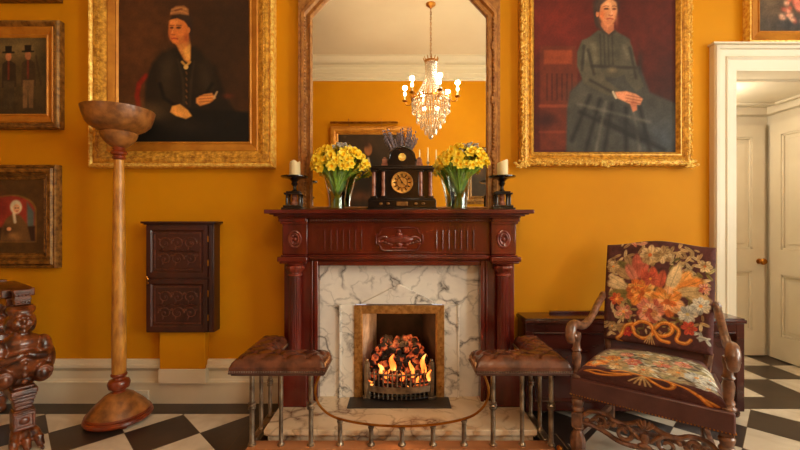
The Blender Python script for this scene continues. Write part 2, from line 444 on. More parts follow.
floor = struct('floor', fl, [M['grout'], M['tile_d'], M['tile_w']])
# --- walls
w = MB()
w.box(XL, -.32, WY, 2.78, 0, ZC); w.box(.32, LX0-.012, WY, 2.78, 0, ZC); w.box(-.32, .32, WY, 2.78, .72, ZC)
w.box(LX0-.012, 3.44, WY, 2.78, 2.26, ZC); w.box(3.44, XR, WY, 2.78, 0, ZC)
struct('wall_front', w, M['wall'])
w = MB(); w.box(XL-.12, XL, YB-.12, 2.78, 0, ZC); struct('wall_left', w, M['wall'])
# right wall with two window openings, back wall with one at the right and one at the left
w = MB(); wins_r = [(-1.55,-.35), (.45,1.65)]
ys = [YB-.12]+[v for a in wins_r for v in a]+[2.78]
for i in range(0, len(ys), 2): w.box(XR, XR+.2, ys[i], ys[i+1], 0, ZC)
for a, b_ in wins_r: w.box(XR, XR+.2, a, b_, 0, .75); w.box(XR, XR+.2, a, b_, 3.35, ZC)
struct('wall_right', w, M['wall'])
w = MB(); wins_b = [(-3.6,-2.4), (2.4,3.6)]
xs = [XL-.12]+[v for a in wins_b for v in a]+[XR+.12]
for i in range(0, len(xs), 2): w.box(xs[i], xs[i+1], YB-.2, YB, 0, ZC)
for a, b_ in wins_b: w.box(a, b_, YB-.2, YB, 0, .75); w.box(a, b_, YB-.2, YB, 3.35, ZC)
struct('wall_back', w, M['wall'])
c = MB(); c.box(XL-.12, XR+.2, YB-.2, 2.78, ZC, ZC+.1); struct('ceiling', c, M['ceil'])
# windows: frames, glazing bars, panes
def window(n, axis, a, b_, pos):
    f = MB(); g = MB()
    def bx(u0,u1,d0,d1,z0,z1,mb):
        if axis == 'x': mb.box(pos+d0, pos+d1, u0, u1, z0, z1)
        else: mb.box(u0, u1, pos-d1, pos-d0, z0, z1)
    for u in (a, b_-.06): bx(u, u+.06, .03, .12, .75, 3.35, f)
    for z in (.75, 2.02, 3.29): bx(a+.06, b_-.06, .03, .12, z, z+.06, f)
    for k in (1,2): bx(a+(b_-a)*k/3-.012, a+(b_-a)*k/3+.012, .05, .09, .81, 3.29, f)
    for z in (1.4, 2.7): bx(a+.06, b_-.06, .05, .09, z, z+.024, f)
    bx(a+.03, b_-.03, .066, .07, .78, 3.32, g)
    o = struct('window_%d' % n, f, M['cream'], bevel=.004); p = g.build('pane', M['glass'], o)
    s_ = MB(); bx(a-.05, b_+.05, -.08, .03, .72, .75, s_); s_.build('window_sill', M['cream'], o, bevel=.005)
window(1, 'x', -1.55, -.35, XR); window(2, 'x', .45, 1.65, XR); window(3, 'y', -3.6, -2.4, YB); window(4, 'y', 2.4, 3.6, YB)
# cornices
def cornice(name, pts):
    prof = [(0,3.87),(.02,3.87),(.02,3.90),(.045,3.92),(.045,3.98),(.06,3.99),(.06,4.06),(.1,4.08),(.1,4.12),(.13,4.125),(.13,4.13),(.105,4.14),(.2,4.17),(.26,4.22),(.26,ZC),(0,ZC)]
    mb = MB()
    (x0,y0),(x1,y1),(nx,ny) = pts; vs = []
    for (x, y, e) in ((x0,y0,1),(x1,y1,-1)):
        d = Vector((x1-x0, y1-y0, 0)).normalized()*e
        for p, z in prof: vs.append((x+nx*p+d.x*p, y+ny*p+d.y*p, z))
    k = len(prof); mb.add(vs, [(j, j+1, k+j+1, k+j) for j in range(k-1)])
    return struct(name, mb, M['plaster'], smooth=20)
cornice('trim_1', ((XL,YB),(XR,YB),(0,1))); cornice('trim_2', ((XL,WY),(XR,WY),(0,-1)))
cornice('trim_3', ((XL,YB),(XL,WY),(1,0))); cornice('trim_4', ((XR,YB),(XR,WY),(-1,0)))
# skirting boards (profile swept along the wall)
SKP = [(.02,0),(.02,.132),(.026,.134),(.026,.145),(.016,.15),(.010,.165),(.010,.215),(.016,.222),(.024,.235),(.036,.245),(.036,.262),(.024,.268),(.020,.29),(.012,.296),(0,.296)]
def skirt(name, a, b_, n_):
    mb = MB(); k = len(SKP); vs = []
    for p in (a, b_):
        for d, z in SKP: vs.append((p[0]+n_[0]*d, p[1]+n_[1]*d, z))
    mb.add(vs, [(j, j+1, k+j+1, k+j) for j in range(k-1)]+[tuple(range(k)), tuple(range(k, 2*k))[::-1]])
    return struct(name, mb, M['cream'], smooth=20)
skirt('baseboard_front', (XL,WY), (-.73,WY), (0,-1)); skirt('baseboard_front_right', (.73,WY), (2.09,WY), (0,-1))
skirt('baseboard_left', (XL,YB), (XL,WY), (1,0)); skirt('baseboard_right', (XR,YB), (XR,WY), (-1,0)); skirt('baseboard_back', (XL,YB), (XR,YB), (0,1))
# boxed-in casing under the wall cupboard
b1 = MB(); b1.box(S(161,0,2.60).x, S(206,0,2.60).x, 2.585, WY, .245, .49); o = struct('trim_5', b1, M['wall'], bevel=.003)
b1 = MB(); b1.box(S(160,0,2.60).x, S(207,0,2.60).x, 2.580, WY, .15, .245); b1.build('casing_foot', M['cream'], o, bevel=.003)
# door surround
arch = MB(); ap = [(0,WY),(0,2.60),(.01,2.588),(.03,2.588),(.036,2.598),(.075,2.602),(.085,2.596),(.10,2.606),(.13,2.612),(.155,2.62),(.168,2.622),(.168,2.78)]
XO = 2.094; ZO = 2.404; XO2 = 3.42+.168
k = len(ap); vs = []
for (x, z, dx, dz) in ((XO,0,1,0),(XO,ZO,1,-1),(XO2,ZO,-1,-1),(XO2,0,-1,0)):
    for i, y in ap: vs.append((x+dx*i, y, z+dz*i))
arch.add(vs, [(c_*k+j, c_*k+j+1, (c_+1)*k+j+1, (c_+1)*k+j) for c_ in range(3) for j in range(k-1)])
arch.box(XO-.012, XO2+.012, 2.585, WY, ZO, ZO+.012)
struct('trim_6', arch, M['cream'], smooth=20)
# lobby beyond the doorway
w = MB(); w.box(LX0-.1, LX0, 2.78, LY1, 0, LZ+.1); struct('wall_lobby_left', w, M['cream'])
def door(name, wall_name, plane, u0, u1, panels, knob, other):
    """door leaf in plane ('y', LY1) or ('x', LX1); with raised mouldings round sunk panels"""
    ax, pos = plane
    def bx(mb, a, b_, d0, d1, z0, z1):
        if ax == 'y': mb.box(a, b_, pos-d1, pos-d0, z0, z1)
        else: mb.box(pos-d1, pos-d0, a, b_, z0, z1)
    leaf = MB(); us = sorted({u0, u1}|{v for p in panels for v in p[:2]}); zs = sorted({0.012, 2.12}|{v for p in panels for v in p[2:]})
    bx(leaf, u0, u1, .0, .02, .012, 2.12)
    for i in range(len(us)-1):
        for j in range(len(zs)-1):
            uc = (us[i]+us[i+1])/2; zc = (zs[j]+zs[j+1])/2
            if not any(p[0] < uc < p[1] and p[2] < zc < p[3] for p in panels): bx(leaf, us[i], us[i+1], .02, .042, zs[j], zs[j+1])
    o = struct(name, leaf, M['cream'])
    for p in panels:
        m_ = MB()
        for a, b_, z0, z1 in ((p[0],p[1],p[2],p[2]+.018),(p[0],p[1],p[3]-.018,p[3]),(p[0],p[0]+.018,p[2],p[3]),(p[1]-.018,p[1],p[2],p[3])): bx(m_, a, b_, .02, .036, z0, z1)
        bx(m_, p[0]+.05, p[1]-.05, .02, .028, p[2]+.05, p[3]-.05)
        m_.build('panel_moulding', M['cream'], o, bevel=.006)
    if knob:
        kn = MB(); kn.lathe([(0,-.062),(.022,-.06),(.03,-.048),(.028,-.036),(.012,-.028),(.010,-.01),(.024,-.006),(.026,0),(0,0)], (0,0,0), 16, axis='y')
        p = (knob[0], pos-.042, knob[1]) if ax == 'y' else (pos-.042, knob[0], knob[1])
        kn.build('door_knob', M['brass'], o, loc=p)
    return o
w = MB(); w.box(LX0-.1, LX1+.2, LY1, LY1+.1, 0, LZ+.1); struct('wall_lobby_back', w, M['cream'])
w = MB(); w.box(LX1, LX1+.1, 2.785, LY1, 0, LZ+.1); struct('wall_lobby_right', w, M['cream'])
door('door_1', '', ('y', LY1), 2.52, 3.33, [(2.62,2.89,.24,.78),(2.97,3.215,.24,.78),(2.62,2.89,.98,2.0),(2.97,3.215,.98,2.0)], (3.275,.87), 0)
door('door_2', '', ('x', LX1), 2.83, 3.53, [(2.92,3.14,.22,.76),(3.21,3.43,.22,.76),(2.92,3.14,.98,2.0),(3.21,3.43,.98,2.0)], None, 0)
c = MB(); c.box(LX0-.1, LX1+.2, 2.78, LY1+.1, LZ, LZ+.1)
struct('ceiling_lobby', c, M['cream'])
c = MB(); c.frame(0,0,0,0,[(0,0)]) if False else None
for (a, b_, y0, y1) in ((LX0+.1, LX1-.1, 2.86, 2.885), (LX0+.1, LX1-.1, 3.4, 3.425), (LX0+.1, LX0+.125, 2.885, 3.4), (LX1-.125, LX1-.1, 2.885, 3.4)): c.box(a, b_, y0, y1, LZ-.02, LZ)
c.box(LX0, LX1, 3.54, LY1, LZ-.07, LZ); c.box(LX1-.06, LX1, 2.8, 3.54, LZ-.07, LZ); c.box(LX0, LX1, 2.785, 2.80, LZ-.04, LZ)
struct('trim_7', c, M['cream'], bevel=.004)
# added fill lamp brightening the lobby, out of view behind the left door jamb
o = thing('lobby_fill_lamp', 'small round fill lamp added out of view to brighten the white lobby beyond the doorway', 'lamp', (2.46, 3.15, LZ))
q = MB(); q.lathe([(0,0),(.07,0),(.07,-.02),(0,-.02)], n=20); q.build('fill_lamp_base', M['brass'], o)
q = MB(); q.lathe([(.06,-.02),(.062,-.04),(.045,-.065),(0,-.075)], n=20); q.build('fill_lamp_shade', emis('fill_lamp_glass', (1,.86,.66), 9), o)
L = bpy.data.lights.new('lobby_fill_light', 'POINT'); L.energy = 9; L.color = (1,.91,.80); L.shadow_soft_size = .07  # added fill light for the lobby
lo = bpy.data.objects.new('lobby_fill_light', L); COL.objects.link(lo); lo.location = (2.46, 3.15, LZ-.16)
# socket on the skirting
s_ = MB(); p = S(141,397,2.614); s_.box(p.x-.052, p.x+.052, 2.606, 2.621, p.z-.045, p.z+.045)
o = thing('wall_socket', 'white double wall socket on the cream skirting behind the floor lamp', 'socket', (p.x,2.621,p.z))
s_.build('face_plate', M['socket'], o, world=True, bevel=.003)
for dx in (-.026,.026):
    q = MB(); q.box(p.x+dx-.009, p.x+dx+.009, 2.602, 2.607, p.z+.018, p.z+.034); q.build('switch', M['socket'], o, world=True, bevel=.001)

# ============================================================ CHIMNEYPIECE
mt = thing('mantelpiece', 'dark red mahogany mantelpiece with columns around the marble fire surround', 'mantelpiece', (0,2.62,0)); CX = -.005
HH = .096
def sym(fn):
    for s in (-1, 1): fn(s)
b_ = MB()
prof = [(.812,2.34,1.2685,1.293),(.785,2.352,1.262,1.2685),(.765,2.366,1.252,1.262),(.745,2.385,1.243,1.252)]
for hw, y, z0, z1 in prof: b_.box(CX-hw, CX+hw, y, WY, z0, z1)
b_.build('shelf', M['mahog'], mt, world=True, bevel=.004)
b_ = MB(); b_.box(CX-.735, CX+.735, 2.45, WY, 1.015, 1.243)
b_.box(CX-.56, CX+.56, 2.425, 2.45, 1.218, 1.243); b_.box(CX-.56, CX+.56, 2.44, 2.45, 1.02, 1.032)
for k in range(70):
    x = CX-.553+k*.0161; b_.box(x, x+.009, 2.415, 2.426, 1.222, 1.238)
b_.build('frieze', M['mahog'], mt, world=True, bevel=.002)
def jamb(s):
    a = MB(); x0, x1 = CX+s*.571, CX+s*.723
    a.box(x0, x1, 2.42, 2.46, 1.015, 1.215)
    a.box(x0-s*.004, x1+s*.012, 2.405, WY, 1.205, 1.243); a.box(x0+s*0, x1+s*.02, 2.395, WY, 1.22, 1.243)
    a.build('pilaster_block', M['mahog_v'], mt, world=True, bevel=.004)
    a = MB(); a.box(x0-s*.01, x1+s*.022, 2.375, 2.46, .975, 1.005); a.box(x0-s*.004, x1+s*.012, 2.385, 2.46, .962, .975); a.box(x0, x1+s*.006, 2.395, WY, 1.005, 1.015)
    a.build('capital_moulding', M['mahog'], mt, world=True, bevel=.006)
    a = MB(); a.box(x0-s*.06, x1, 2.45, WY, HH*(1), .975)
    a.box(x0-s*.062, x0-s*.04, 2.435, 2.45, HH, .975); a.box(x0-s*.03, x0-s*.018, 2.438, 2.45, HH, .975)
    a.build('jamb', M['mahog_v'], mt, world=True, bevel=.003)
    a = MB(); a.box(x0-s*.01, x1+s*.012, 2.36, WY, HH if True else 0, .29); a.box(x0-s*.004, x1+s*.006, 2.368, WY, .29, .305)
    a.build('plinth', M['mahog_v'], mt, world=True, bevel=.005)
    cx = CX+s*.645; cz = 2.418
    fl_ = lambda a_, z: 1-.10*max(0, cos(16*a_)) if .36 < z < .885 else 1
    c_ = MB(); c_.lathe([(.052,.305),(.054,.315),(.048,.325),(.05,.338),(.044,.345),(.0405,.36),(.0405,.365),(.0395,.6),(.037,.88),(.037,.886)], (cx, cz, 0), 64, mod=fl_)
    c_.build('column', M['mahog_v'], mt, world=True, smooth=60)
    c_ = MB(); c_.lathe([(.037,.884),(.043,.888),(.043,.896),(.037,.9),(.038,.91),(.052,.925),(.055,.938),(.05,.948),(.042,.951),(.05,.955),(.054,.962)], (cx, cz, 0), 40, mod=lambda a_, z: 1+.06*cos(10*a_) if .905 < z < .95 else 1)
    c_.build('capital', M['carv'], mt, world=True)
    px = CX+s*.647; r_ = MB()
    for (rx, rz, y, t) in ((.036,.048,2.418,.007),(.024,.033,2.414,.006)):
        pts = [(px+rx*cos(a_*PI/14), y, 1.112+rz*sin(a_*PI/14)) for a_ in range(28)]; r_.tube(pts, t, 8, closed=True)
    r_.ball((px,2.416,1.112), .012,.010,.014)
    for a_ in range(8):
        t = a_*PI/4; r_.ball((px+.020*cos(t), 2.417, 1.112+.027*sin(t)), .008, .006, .010)
    for a_ in range(14):
        t = a_*PI/7; r_.ball((px+.038*cos(t), 2.418, 1.112+.050*sin(t)), .006, .005, .007)
    r_.build('rosette', M['carv'], mt, world=True)
    fl2 = MB()
    for k_ in range(7):
        x = CX+s*(.235+k_*.0385) ; fl2.box(x-.005, x+.005, 2.442, 2.4505, 1.052, 1.165)
        fl2.tube([(x,2.446,1.05),(x,2.446,1.167)], .0048, 8)
    fl2.build('fluting', M['mahog_v'], mt, world=True)
sym(jamb)
b_ = MB(); b_.box(CX-.571, CX+.571, 2.44, WY, .975, 1.015); b_.box(CX-.56, CX+.56, 2.425, 2.45, .985, 1.005); b_.box(CX-.53, CX+.53, 2.445, WY, .945, .975)
b_.build('lintel_moulding', M['mahog'], mt, world=True, bevel=.005)
# cartouche with a carved lidded urn and leaf sprays
ct = MB(); ox = CX; oz = 1.112
poly = [(-.15,-.03),(-.128,-.036),(-.118,-.066),(-.098,-.075),(.098,-.075),(.118,-.066),(.128,-.036),(.15,-.03),(.15,.03),(.128,.036),(.118,.066),(.098,.075),(-.098,.075),(-.118,.066),(-.128,.036),(-.15,.03)]
ct.prism([(ox+x, oz+z) for x, z in poly], 2.436, 2.451)
ct.tube([(ox+x*.97, 2.437, oz+z*.95) for x, z in poly], .0065, 8, closed=True)
cp = ct.build('cartouche', M['mahog'], mt, world=True, bevel=.002)
ur = MB(); ur.ball((ox,2.434,oz+.048), .012,.012,.012); ur.ball((ox,2.434,oz+.028), .022,.012,.014); ur.ball((ox,2.434,oz-.002), .09,.016,.026)
ur.ball((ox,2.434,oz-.035), .02,.012,.018); ur.ball((ox,2.434,oz-.055), .05,.012,.009); ur.ball((ox,2.432,oz+.012), .06,.016,.008)
for s in (-1,1):
    ur.tube([(p.x,p.y,p.z) for p in chaikin([(ox+s*.045,2.434,oz-.018),(ox+s*.075,2.434,oz+.012),(ox+s*.10,2.434,oz+.016),(ox+s*.125,2.434,oz+.004),(ox+s*.132,2.434,oz-.012),(ox+s*.118,2.434,oz-.020),(ox+s*.108,2.434,oz-.010)])], .0065, 8)
    for k in range(4): ur.ball((ox+s*(.05+.018*k), 2.435, oz-.034+.006*k), .012-.0015*k,.007,.007,8)
ur.build('carved_urn', M['carv'], cp if False else mt, world=True)

# marble surround
ms = thing('marble_fire_surround', 'white and grey veined marble lining panels inside the mahogany mantel', 'fire surround', (0,2.62,HH))
X1 = .512; X2 = .385; X3 = .288
p_ = MB(); p_.box(-X1+CX, X1+CX, 2.51, 2.6, .69, .947); p_.build('header_panel', M['marb'], ms, world=True, bevel=.002)
def mj(s):
    p_ = MB(); p_.box(CX+s*X1, CX+s*X2, 2.51, 2.6, HH, .69); p_.build('outer_slip', M['marb'], ms, world=True, bevel=.002)
    p_ = MB(); p_.box(CX+s*X2, CX+s*(X3-.002), 2.497, 2.6, HH, .69); p_.box(CX+s*X2, CX+s*(X2-.013), 2.49, 2.5, HH, .69); p_.build('inner_slip', M['marb2'], ms, world=True, bevel=.002)
sym(mj)
p_ = MB(); p_.prism([(CX-.25,.693),(CX+.25,.693),(CX+.006,.818),(CX-.006,.818)], 2.494, 2.512); p_.build('pediment_panel', M['marb2'], ms, world=True, bevel=.003)

# brass-framed fire opening
fi = thing('fire_insert', 'hammered brass frame and sooty firebox of the lit fireplace', 'fireplace insert', (0,2.62,HH))
q = MB(); q.mi = 0
for (a, c_, z0, z1) in ((-.288,-.243,HH,.686),(.243,.288,HH,.686),(-.243,.243,.640,.686)): q.box(CX+a, CX+c_, 2.488, 2.52, z0, z1)
q.box(CX-.243, CX-.236, 2.492, 2.54, HH, .64); q.box(CX+.236, CX+.243, 2.492, 2.54, HH, .64); q.box(CX-.243, CX+.243, 2.492, 2.54, .633, .64)
bf = q.build('brass_frame', M['brassf'], fi, world=True, bevel=.002)
for (x, z) in ((-.266,.664),(0,.664),(.266,.664),(-.266,.42),(.266,.42),(-.266,.17),(.266,.17)):
    t = MB(); t.ball((CX+x, 2.487, z), .006,.004,.006,8); t.build('rivet', M['brass'], bf, world=True)
q = MB(); q.add([(CX-.25,2.53,HH),(CX+.25,2.53,HH),(CX+.17,2.92,HH),(CX-.17,2.92,HH),(CX-.25,2.53,.66),(CX+.25,2.53,.66),(CX+.17,2.92,.66),(CX-.17,2.92,.66)],
                 [(0,1,2,3),(3,2,6,7),(7,6,5,4)])
q.build('firebox', M['soot'], fi, world=True)
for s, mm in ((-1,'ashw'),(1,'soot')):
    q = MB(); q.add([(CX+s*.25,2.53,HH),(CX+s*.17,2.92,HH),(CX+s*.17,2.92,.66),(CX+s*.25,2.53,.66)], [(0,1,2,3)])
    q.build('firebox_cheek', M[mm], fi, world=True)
sl = MB(); sl.prism([(0,0)]*3, 0, 0) if False else None
sl.box(CX-.315, CX+.315, 2.345, 2.492, HH, HH+.006)
tag(sl.build('hearth_slab', M['slate'], None, bevel=.002), 'dark slate slab on the hearth directly before the grate', 'slab')
# raised hearth
h = MB(); h.box(-.735, .74, 2.10, 2.60, .066, HH); h.box(-.728, .733, 2.108, 2.60, .056, .066); h.box(-.72, .725, 2.12, 2.60, 0, .056)
tag(h.build('hearth', M['marbh'], None, bevel=.004), 'raised cream marble hearth inside the fender', 'hearth')
# grate
gr = thing('fire_grate', 'bow-fronted iron fire grate holding the burning coals', 'grate', (CX,2.6,HH))
def bow(x, r=.0): return 2.475-.045*(1-(x/.2)**2)-r
def grail(z, t, name, m_, h_=None, y=0):
    q = MB(); pts = [(CX+x, bow(x)+y, z) for x in np.linspace(-.2,.2,13)]
    if h_:
        n0 = len(q.v)
        for i in range(12):
            a, b2 = pts[i], pts[i+1]
            q.add([(a[0],a[1],z-h_),(b2[0],b2[1],z-h_),(b2[0],b2[1],z+h_),(a[0],a[1],z+h_),(a[0],a[1]+.006,z-h_),(b2[0],b2[1]+.006,z-h_),(b2[0],b2[1]+.006,z+h_),(a[0],a[1]+.006,z+h_)], [(0,1,2,3),(7,6,5,4),(3,2,6,7),(0,4,5,1)])
    else: q.tube(pts, t, 8)
    q.build(name, m_, gr, world=True)
grail(.262, .007, 'top_rail', M['ironb']); grail(.205, .007, 'middle_rail', M['iron']); grail(.172, 0, 'steel_band', M['ironb'], .019, -.016)
grail(.113, .007, 'bottom_rail', M['iron']); grail(.146, .005, 'lower_rail', M['iron'])
for k in range(14):
    x = -.186+k*.0286; q = MB(); q.tube([(CX+x, bow(x)-.006, .113),(CX+x, bow(x)-.006, .27),(CX+x, bow(x)-.008, .285)], [.0055,.0055,.004], 6)
    q.ball((CX+x, bow(x)-.004, .288), .006, n=6); q.build('bar', M['ironb'], gr, world=True)
for s in (-1,1):
    q = MB(); x = CX+s*.205
    q.box(x-.017, x+.017, 2.462, 2.49, HH+.006, .33); q.box(x-.009, x+.009, 2.452, 2.462, HH+.006, .32); q.ball((x,2.475,.34), .012); 
    q.box(x-.022, x+.022, 2.45, 2.50, HH+.006, HH+.02)
    q.build('upright', M['ironb'], gr, world=True, bevel=.003)
    q = MB(); q.box(x-.008, x+.008, 2.49, 2.78, .16, .26); q.build('side_plate', M['iron'], gr, world=True)
q = MB(); q.box(CX-.2, CX+.2, 2.47, 2.80, .135, .15); q.build('coal_tray', M['iron'], gr, world=True)
# coals
cb = []
for v in range(5):
    c_ = MB(); rr = random.Random(v); n0 = 8
    c_.ball((0,0,0), .026, .026, .024, 6)
    c_.v = [(x*(1+.5*rr.uniform(-.4,.6)), y*(1+.5*rr.uniform(-.5,.6)), z*(1+.5*rr.uniform(-.5,.6))) for x, y, z in c_.v]
    cb.append(c_)
first = []
rr = random.Random(11); nco = 0
for layer in range(8):
    z = .175+layer*.032; wv = .182-max(0, layer-4)*.020; y0 = 2.475+layer*.006; 
    for iy in range(4):
        nx_ = int(wv*2/.040)
        for ix in range(nx_):
            if iy in (1,) and layer < 5 and False: continue
            if iy >= 2 and layer < 4: continue
            x = CX-wv+(ix+.5+rr.uniform(-.35,.35))*wv*2/nx_; y = y0+iy*.055+rr.uniform(-.01,.01)+(0 if layer < 3 else (layer-2)*.012)
            if layer < 3 and iy == 0: y = max(y, bow(x-CX)+.034)
            zz = z+rr.uniform(-.014,.016)
            v = rr.randrange(5)
            if len(first) < 5:
                v = len(first); o = cb[v].build('coal', M['coal'], None, smooth=20); first.append(o)
                tag(o, 'lump of glowing coal heaped in the fire grate', 'coal', 'burning coals in the grate')
            else:
                o = first[v].copy(); COL.objects.link(o)
            o.location = (x, y, zz); o.rotation_euler = (rr.uniform(0,6), rr.uniform(0,6), rr.uniform(0,6)); s = rr.uniform(.8,1.15); o.scale = (s,s,s); nco += 1
# flames
for k, (px, py, hh, ww) in enumerate(((381,370,.15,.02),(393,366,.22,.026),(387,374,.13,.018),(402,376,.12,.017),(412,372,.20,.02),(424,368,.24,.022),(418,380,.13,.018),(371,382,.09,.014),(407,385,.10,.015),(429,376,.15,.014))):
    Y = 2.452+(.012*(k % 3)); p = S(px, py, Y); f_ = MB(); pts = []; rad = []
    for i in range(9):
        t = i/8; pts.append((p.x+.018*sin(t*5+k*1.7)*t, Y+.01*sin(t*4+k), p.z-.03+hh*t*.50)); rad.append(ww*(sin(PI*min(1,.25+t*.75))**.8)*(1-t*.25)*.8+.0005)
    f_.tube(pts, rad, 8, flat=.6)
    f_.build('flame', M['flame'], None) and None
for o in list(bpy.data.objects):
    if o.name.split('.')[0] == 'flame': tag(o, 'orange flame licking up from the coals in the fireplace', 'flame', 'flames of the coal fire')

# ============================================================ CLUB FENDER
fe = thing('club_fender', 'club fender with tufted brown leather corner seats and steel posts around the hearth', 'fender', (0,2.05,0))
q = MB(); q.box(-.80, .805, 1.985, 2.095, 0, .035); q.box(-.793, .798, 1.995, 2.085, .035, .05)
q.box(-.81, .815, 1.972, 1.985, 0, .022); q.build('front_base', M['copper'], fe, world=True, bevel=.005)
for s in (-1,1):
    q = MB(); x = s*.785+.0025; q.box(x-.03, x+.03, 2.086, 2.40, 0, .042); q.box(x-.02, x+.02, 2.086, 2.395, .042, .055); q.build('side_base', M['steel'], fe, world=True, bevel=.005)
def post(x, y, z0, z1, r=.011, ring=False, m_='steel'):
    pr = [(r*1.7,z0),(r*1.7,z0+.006),(r*1.15,z0+.012),(r,z0+.02)]
    if ring: pr += [(r,.235),(r*1.5,.238),(r*1.7,.245),(r*1.2,.25),(r*1.8,.258),(r*1.2,.266),(r*1.6,.272),(r,.276)]
    pr += [(r, z1-.014),(r*1.4,z1-.01),(r*1.4,z1)]
    q = MB(); q.lathe(pr, (x,y,0), 14); q.build('post', M[m_], fe, world=True)
PX = lambda px: (px-400)*2.04/F
for px, ring in ((252,True),(281,False),(311,True)): post(PX(px), 2.04, .05, .445, ring=ring, r=.0125 if ring else .011)
for px, ring in ((493,True),(522,False),(551,True)): post(PX(px), 2.04, .05, .445, ring=ring, r=.0125 if ring else .011)
for s in (-1,1):
    for y, rg in ((2.19,False),(2.34,True)): post(s*.782+.0025, y, .055, .445, ring=rg)
rail = [(321,373),(317.5,380),(315,388),(315.5,397),(320,407),(331,416.3),(350,421.8),(375,425.3),(402,426.6)]
rpt = [tuple(S(x, y, 2.04)) for x, y in rail]; rpt += [tuple(S(804-x, y, 2.04)) for x, y in rail[:-1]][::-1]
q = MB(); q.tube(chaikin(rpt), .0065, 8); q.build('swept_rail', M['brass'], fe, world=True)
for px, py in ((340,419),(371,425),(402,426.5),(433,425),(464,419)): post(PX(px), 2.04, .05, S(px,py,2.04).z-.004, r=.012)
# L-shaped tufted seats
def seat(s):
    x0, x1, xi = .375, .855, .695; y0, y1, ym = 1.94, 2.40, 2.13; n = .01
    def dist(x, y):
        if x < xi: d = min(x-x0, y-y0, ym-y) if y <= ym else -1
        else:
            d = min(y-y0, x1-x, y1-y, x-x0)
            if y > ym: d = min(d, x-xi)
            else: d = min(d, math.hypot(x-xi, y-ym)+0 if True else d, )
        return d
    xs_ = np.arange(x0, x1+1e-6, n); ys_ = np.arange(y0, y1+1e-6, n); idx = {}; mb = MB(); vs = []; fs = []
    zb = .457; zt = .516
    def inside(x, y): return (y <= ym+1e-6) or (x >= xi-1e-6)
    for i, x in enumerate(xs_):
        for j, y in enumerate(ys_):
            if not inside(x, y): continue
            if y <= ym and x >= xi: d = min(y-y0, x1-x, math.hypot(min(0, x-xi), ym-y)+.2 if False else 9)
            elif y <= ym: d = min(x-x0, y-y0, ym-y)
            else: d = min(x-xi, x1-x, y1-y)
            if y <= ym and x >= xi: d = min(d, math.hypot(x-xi, ym-y))
            d = max(d, 0); r = .045; e = min(d/r, 1); h_ = math.sqrt(max(0, 1-(1-e)**2))
            # diamond tufting
            u = (x+y-.04)/.115; v = (x-y+.02)/.115
            du = abs(u-round(u)); dv = abs(v-round(v))
            crease = -.010*math.exp(-(min(du, dv)/.07)**2); pit = -.020*math.exp(-((du*du+dv*dv)/.012))
            z = zt-.026+.028*h_+(.018+crease+pit)*min(1, d/.05)
            idx[i,j] = len(vs); vs.append((x, y, z))
    for (i,j) in list(idx):
        if all(k in idx for k in ((i+1,j),(i,j+1),(i+1,j+1))):
            cx_, cy_ = xs_[i]+n/2, ys_[j]+n/2
            if cy_ < ym or cx_ > xi: fs.append((idx[i,j], idx[i+1,j], idx[i+1,j+1], idx[i,j+1]))
    bt = MB()
    for a_ in range(-30, 30):
        for b3 in range(-30, 30):
            X_ = ((a_+b3)*.115+.02)/2; Y_ = ((a_-b3)*.115+.06)/2
            if inside(X_, Y_) and x0+.04 < X_ < x1-.04 and y0+.035 < Y_ < y1-.03 and not (Y_ > ym-.03 and X_ < xi+.03): bt.ball((s*X_+.0025, Y_, zt-.002), .007,.007,.004, 8)
    # skirt
    from collections import Counter
    ec = Counter()
    for f in fs:
        for a in range(4): ec[tuple(sorted((f[a], f[(a+1)%4])))] += 1
    ring = {}
    def down(a, dz):
        if (a, dz) not in ring:
            x, y, z = vs[a]; ring[a, dz] = len(vs); vs.append((x, y, dz))
        return ring[a, dz]
    sk = []
    for (a, b2), c_ in ec.items():
        if c_ == 1: sk.append((a, b2, down(b2, zb), down(a, zb)))
    mb.add([(s*x+.0025, y, z) for x, y, z in vs], fs+sk)
    sc_ = mb.build('seat_cushion', M['leather'], fe, world=True, smooth=70); bt.build('button_tufts', M['leatherd'], sc_, world=True)
    # seat board, piping and nail trim
    q = MB()
    for (a, b2, c_, d_) in ((x0+.008,x1-.008,y0+.008,ym-.008),(xi+.008,x1-.008,ym-.008,y1-.008)): q.box(s*a+.0025, s*b2+.0025, c_, d_, .446, .458)
    q.build('seat_board', M['leatherd'], fe, world=True)
    q = MB(); loop = [(x0,y0),(x1,y0),(x1,y1),(xi,y1),(xi,ym),(x0,ym)]
    q.tube([(s*x+.0025, y, .461) for x, y in loop], .005, 6, closed=True); q.build('piping', M['leatherd'], fe, world=True)
    q = MB()
    for (xa,ya),(xb,yb) in zip(loop, loop[1:]+loop[:1]):
        L = math.hypot(xb-xa, yb-ya); k_ = int(L/.012)
        nx_, ny_ = ((yb-ya)/L, -(xb-xa)/L)
        for i in range(k_):
            t = (i+.5)/k_; q.ball((s*(xa+(xb-xa)*t+nx_*.002)+.0025, ya+(yb-ya)*t+ny_*.002, .469), .0045, .0045, .0045, 6)
    q.build('nail_trim', M['steel'], fe, world=True)
sym(seat)
for x in (.815,):
    q = MB(); q.ball((x, 1.99, .06), .017); q.lathe([(.02,.0),(.022,.01),(.014,.03),(.012,.045),(.016,.05)], (x,1.985,0), 14); q.build('corner_knob', M['brass'], fe, world=True)
q = MB(); q.tube([S(551,447,1.97), S(551,434,2.0), S(556,434,2.0), S(568,449,1.96)], .0022, 6); q.build('wire_bracket', M['ironb'], fe, world=True)
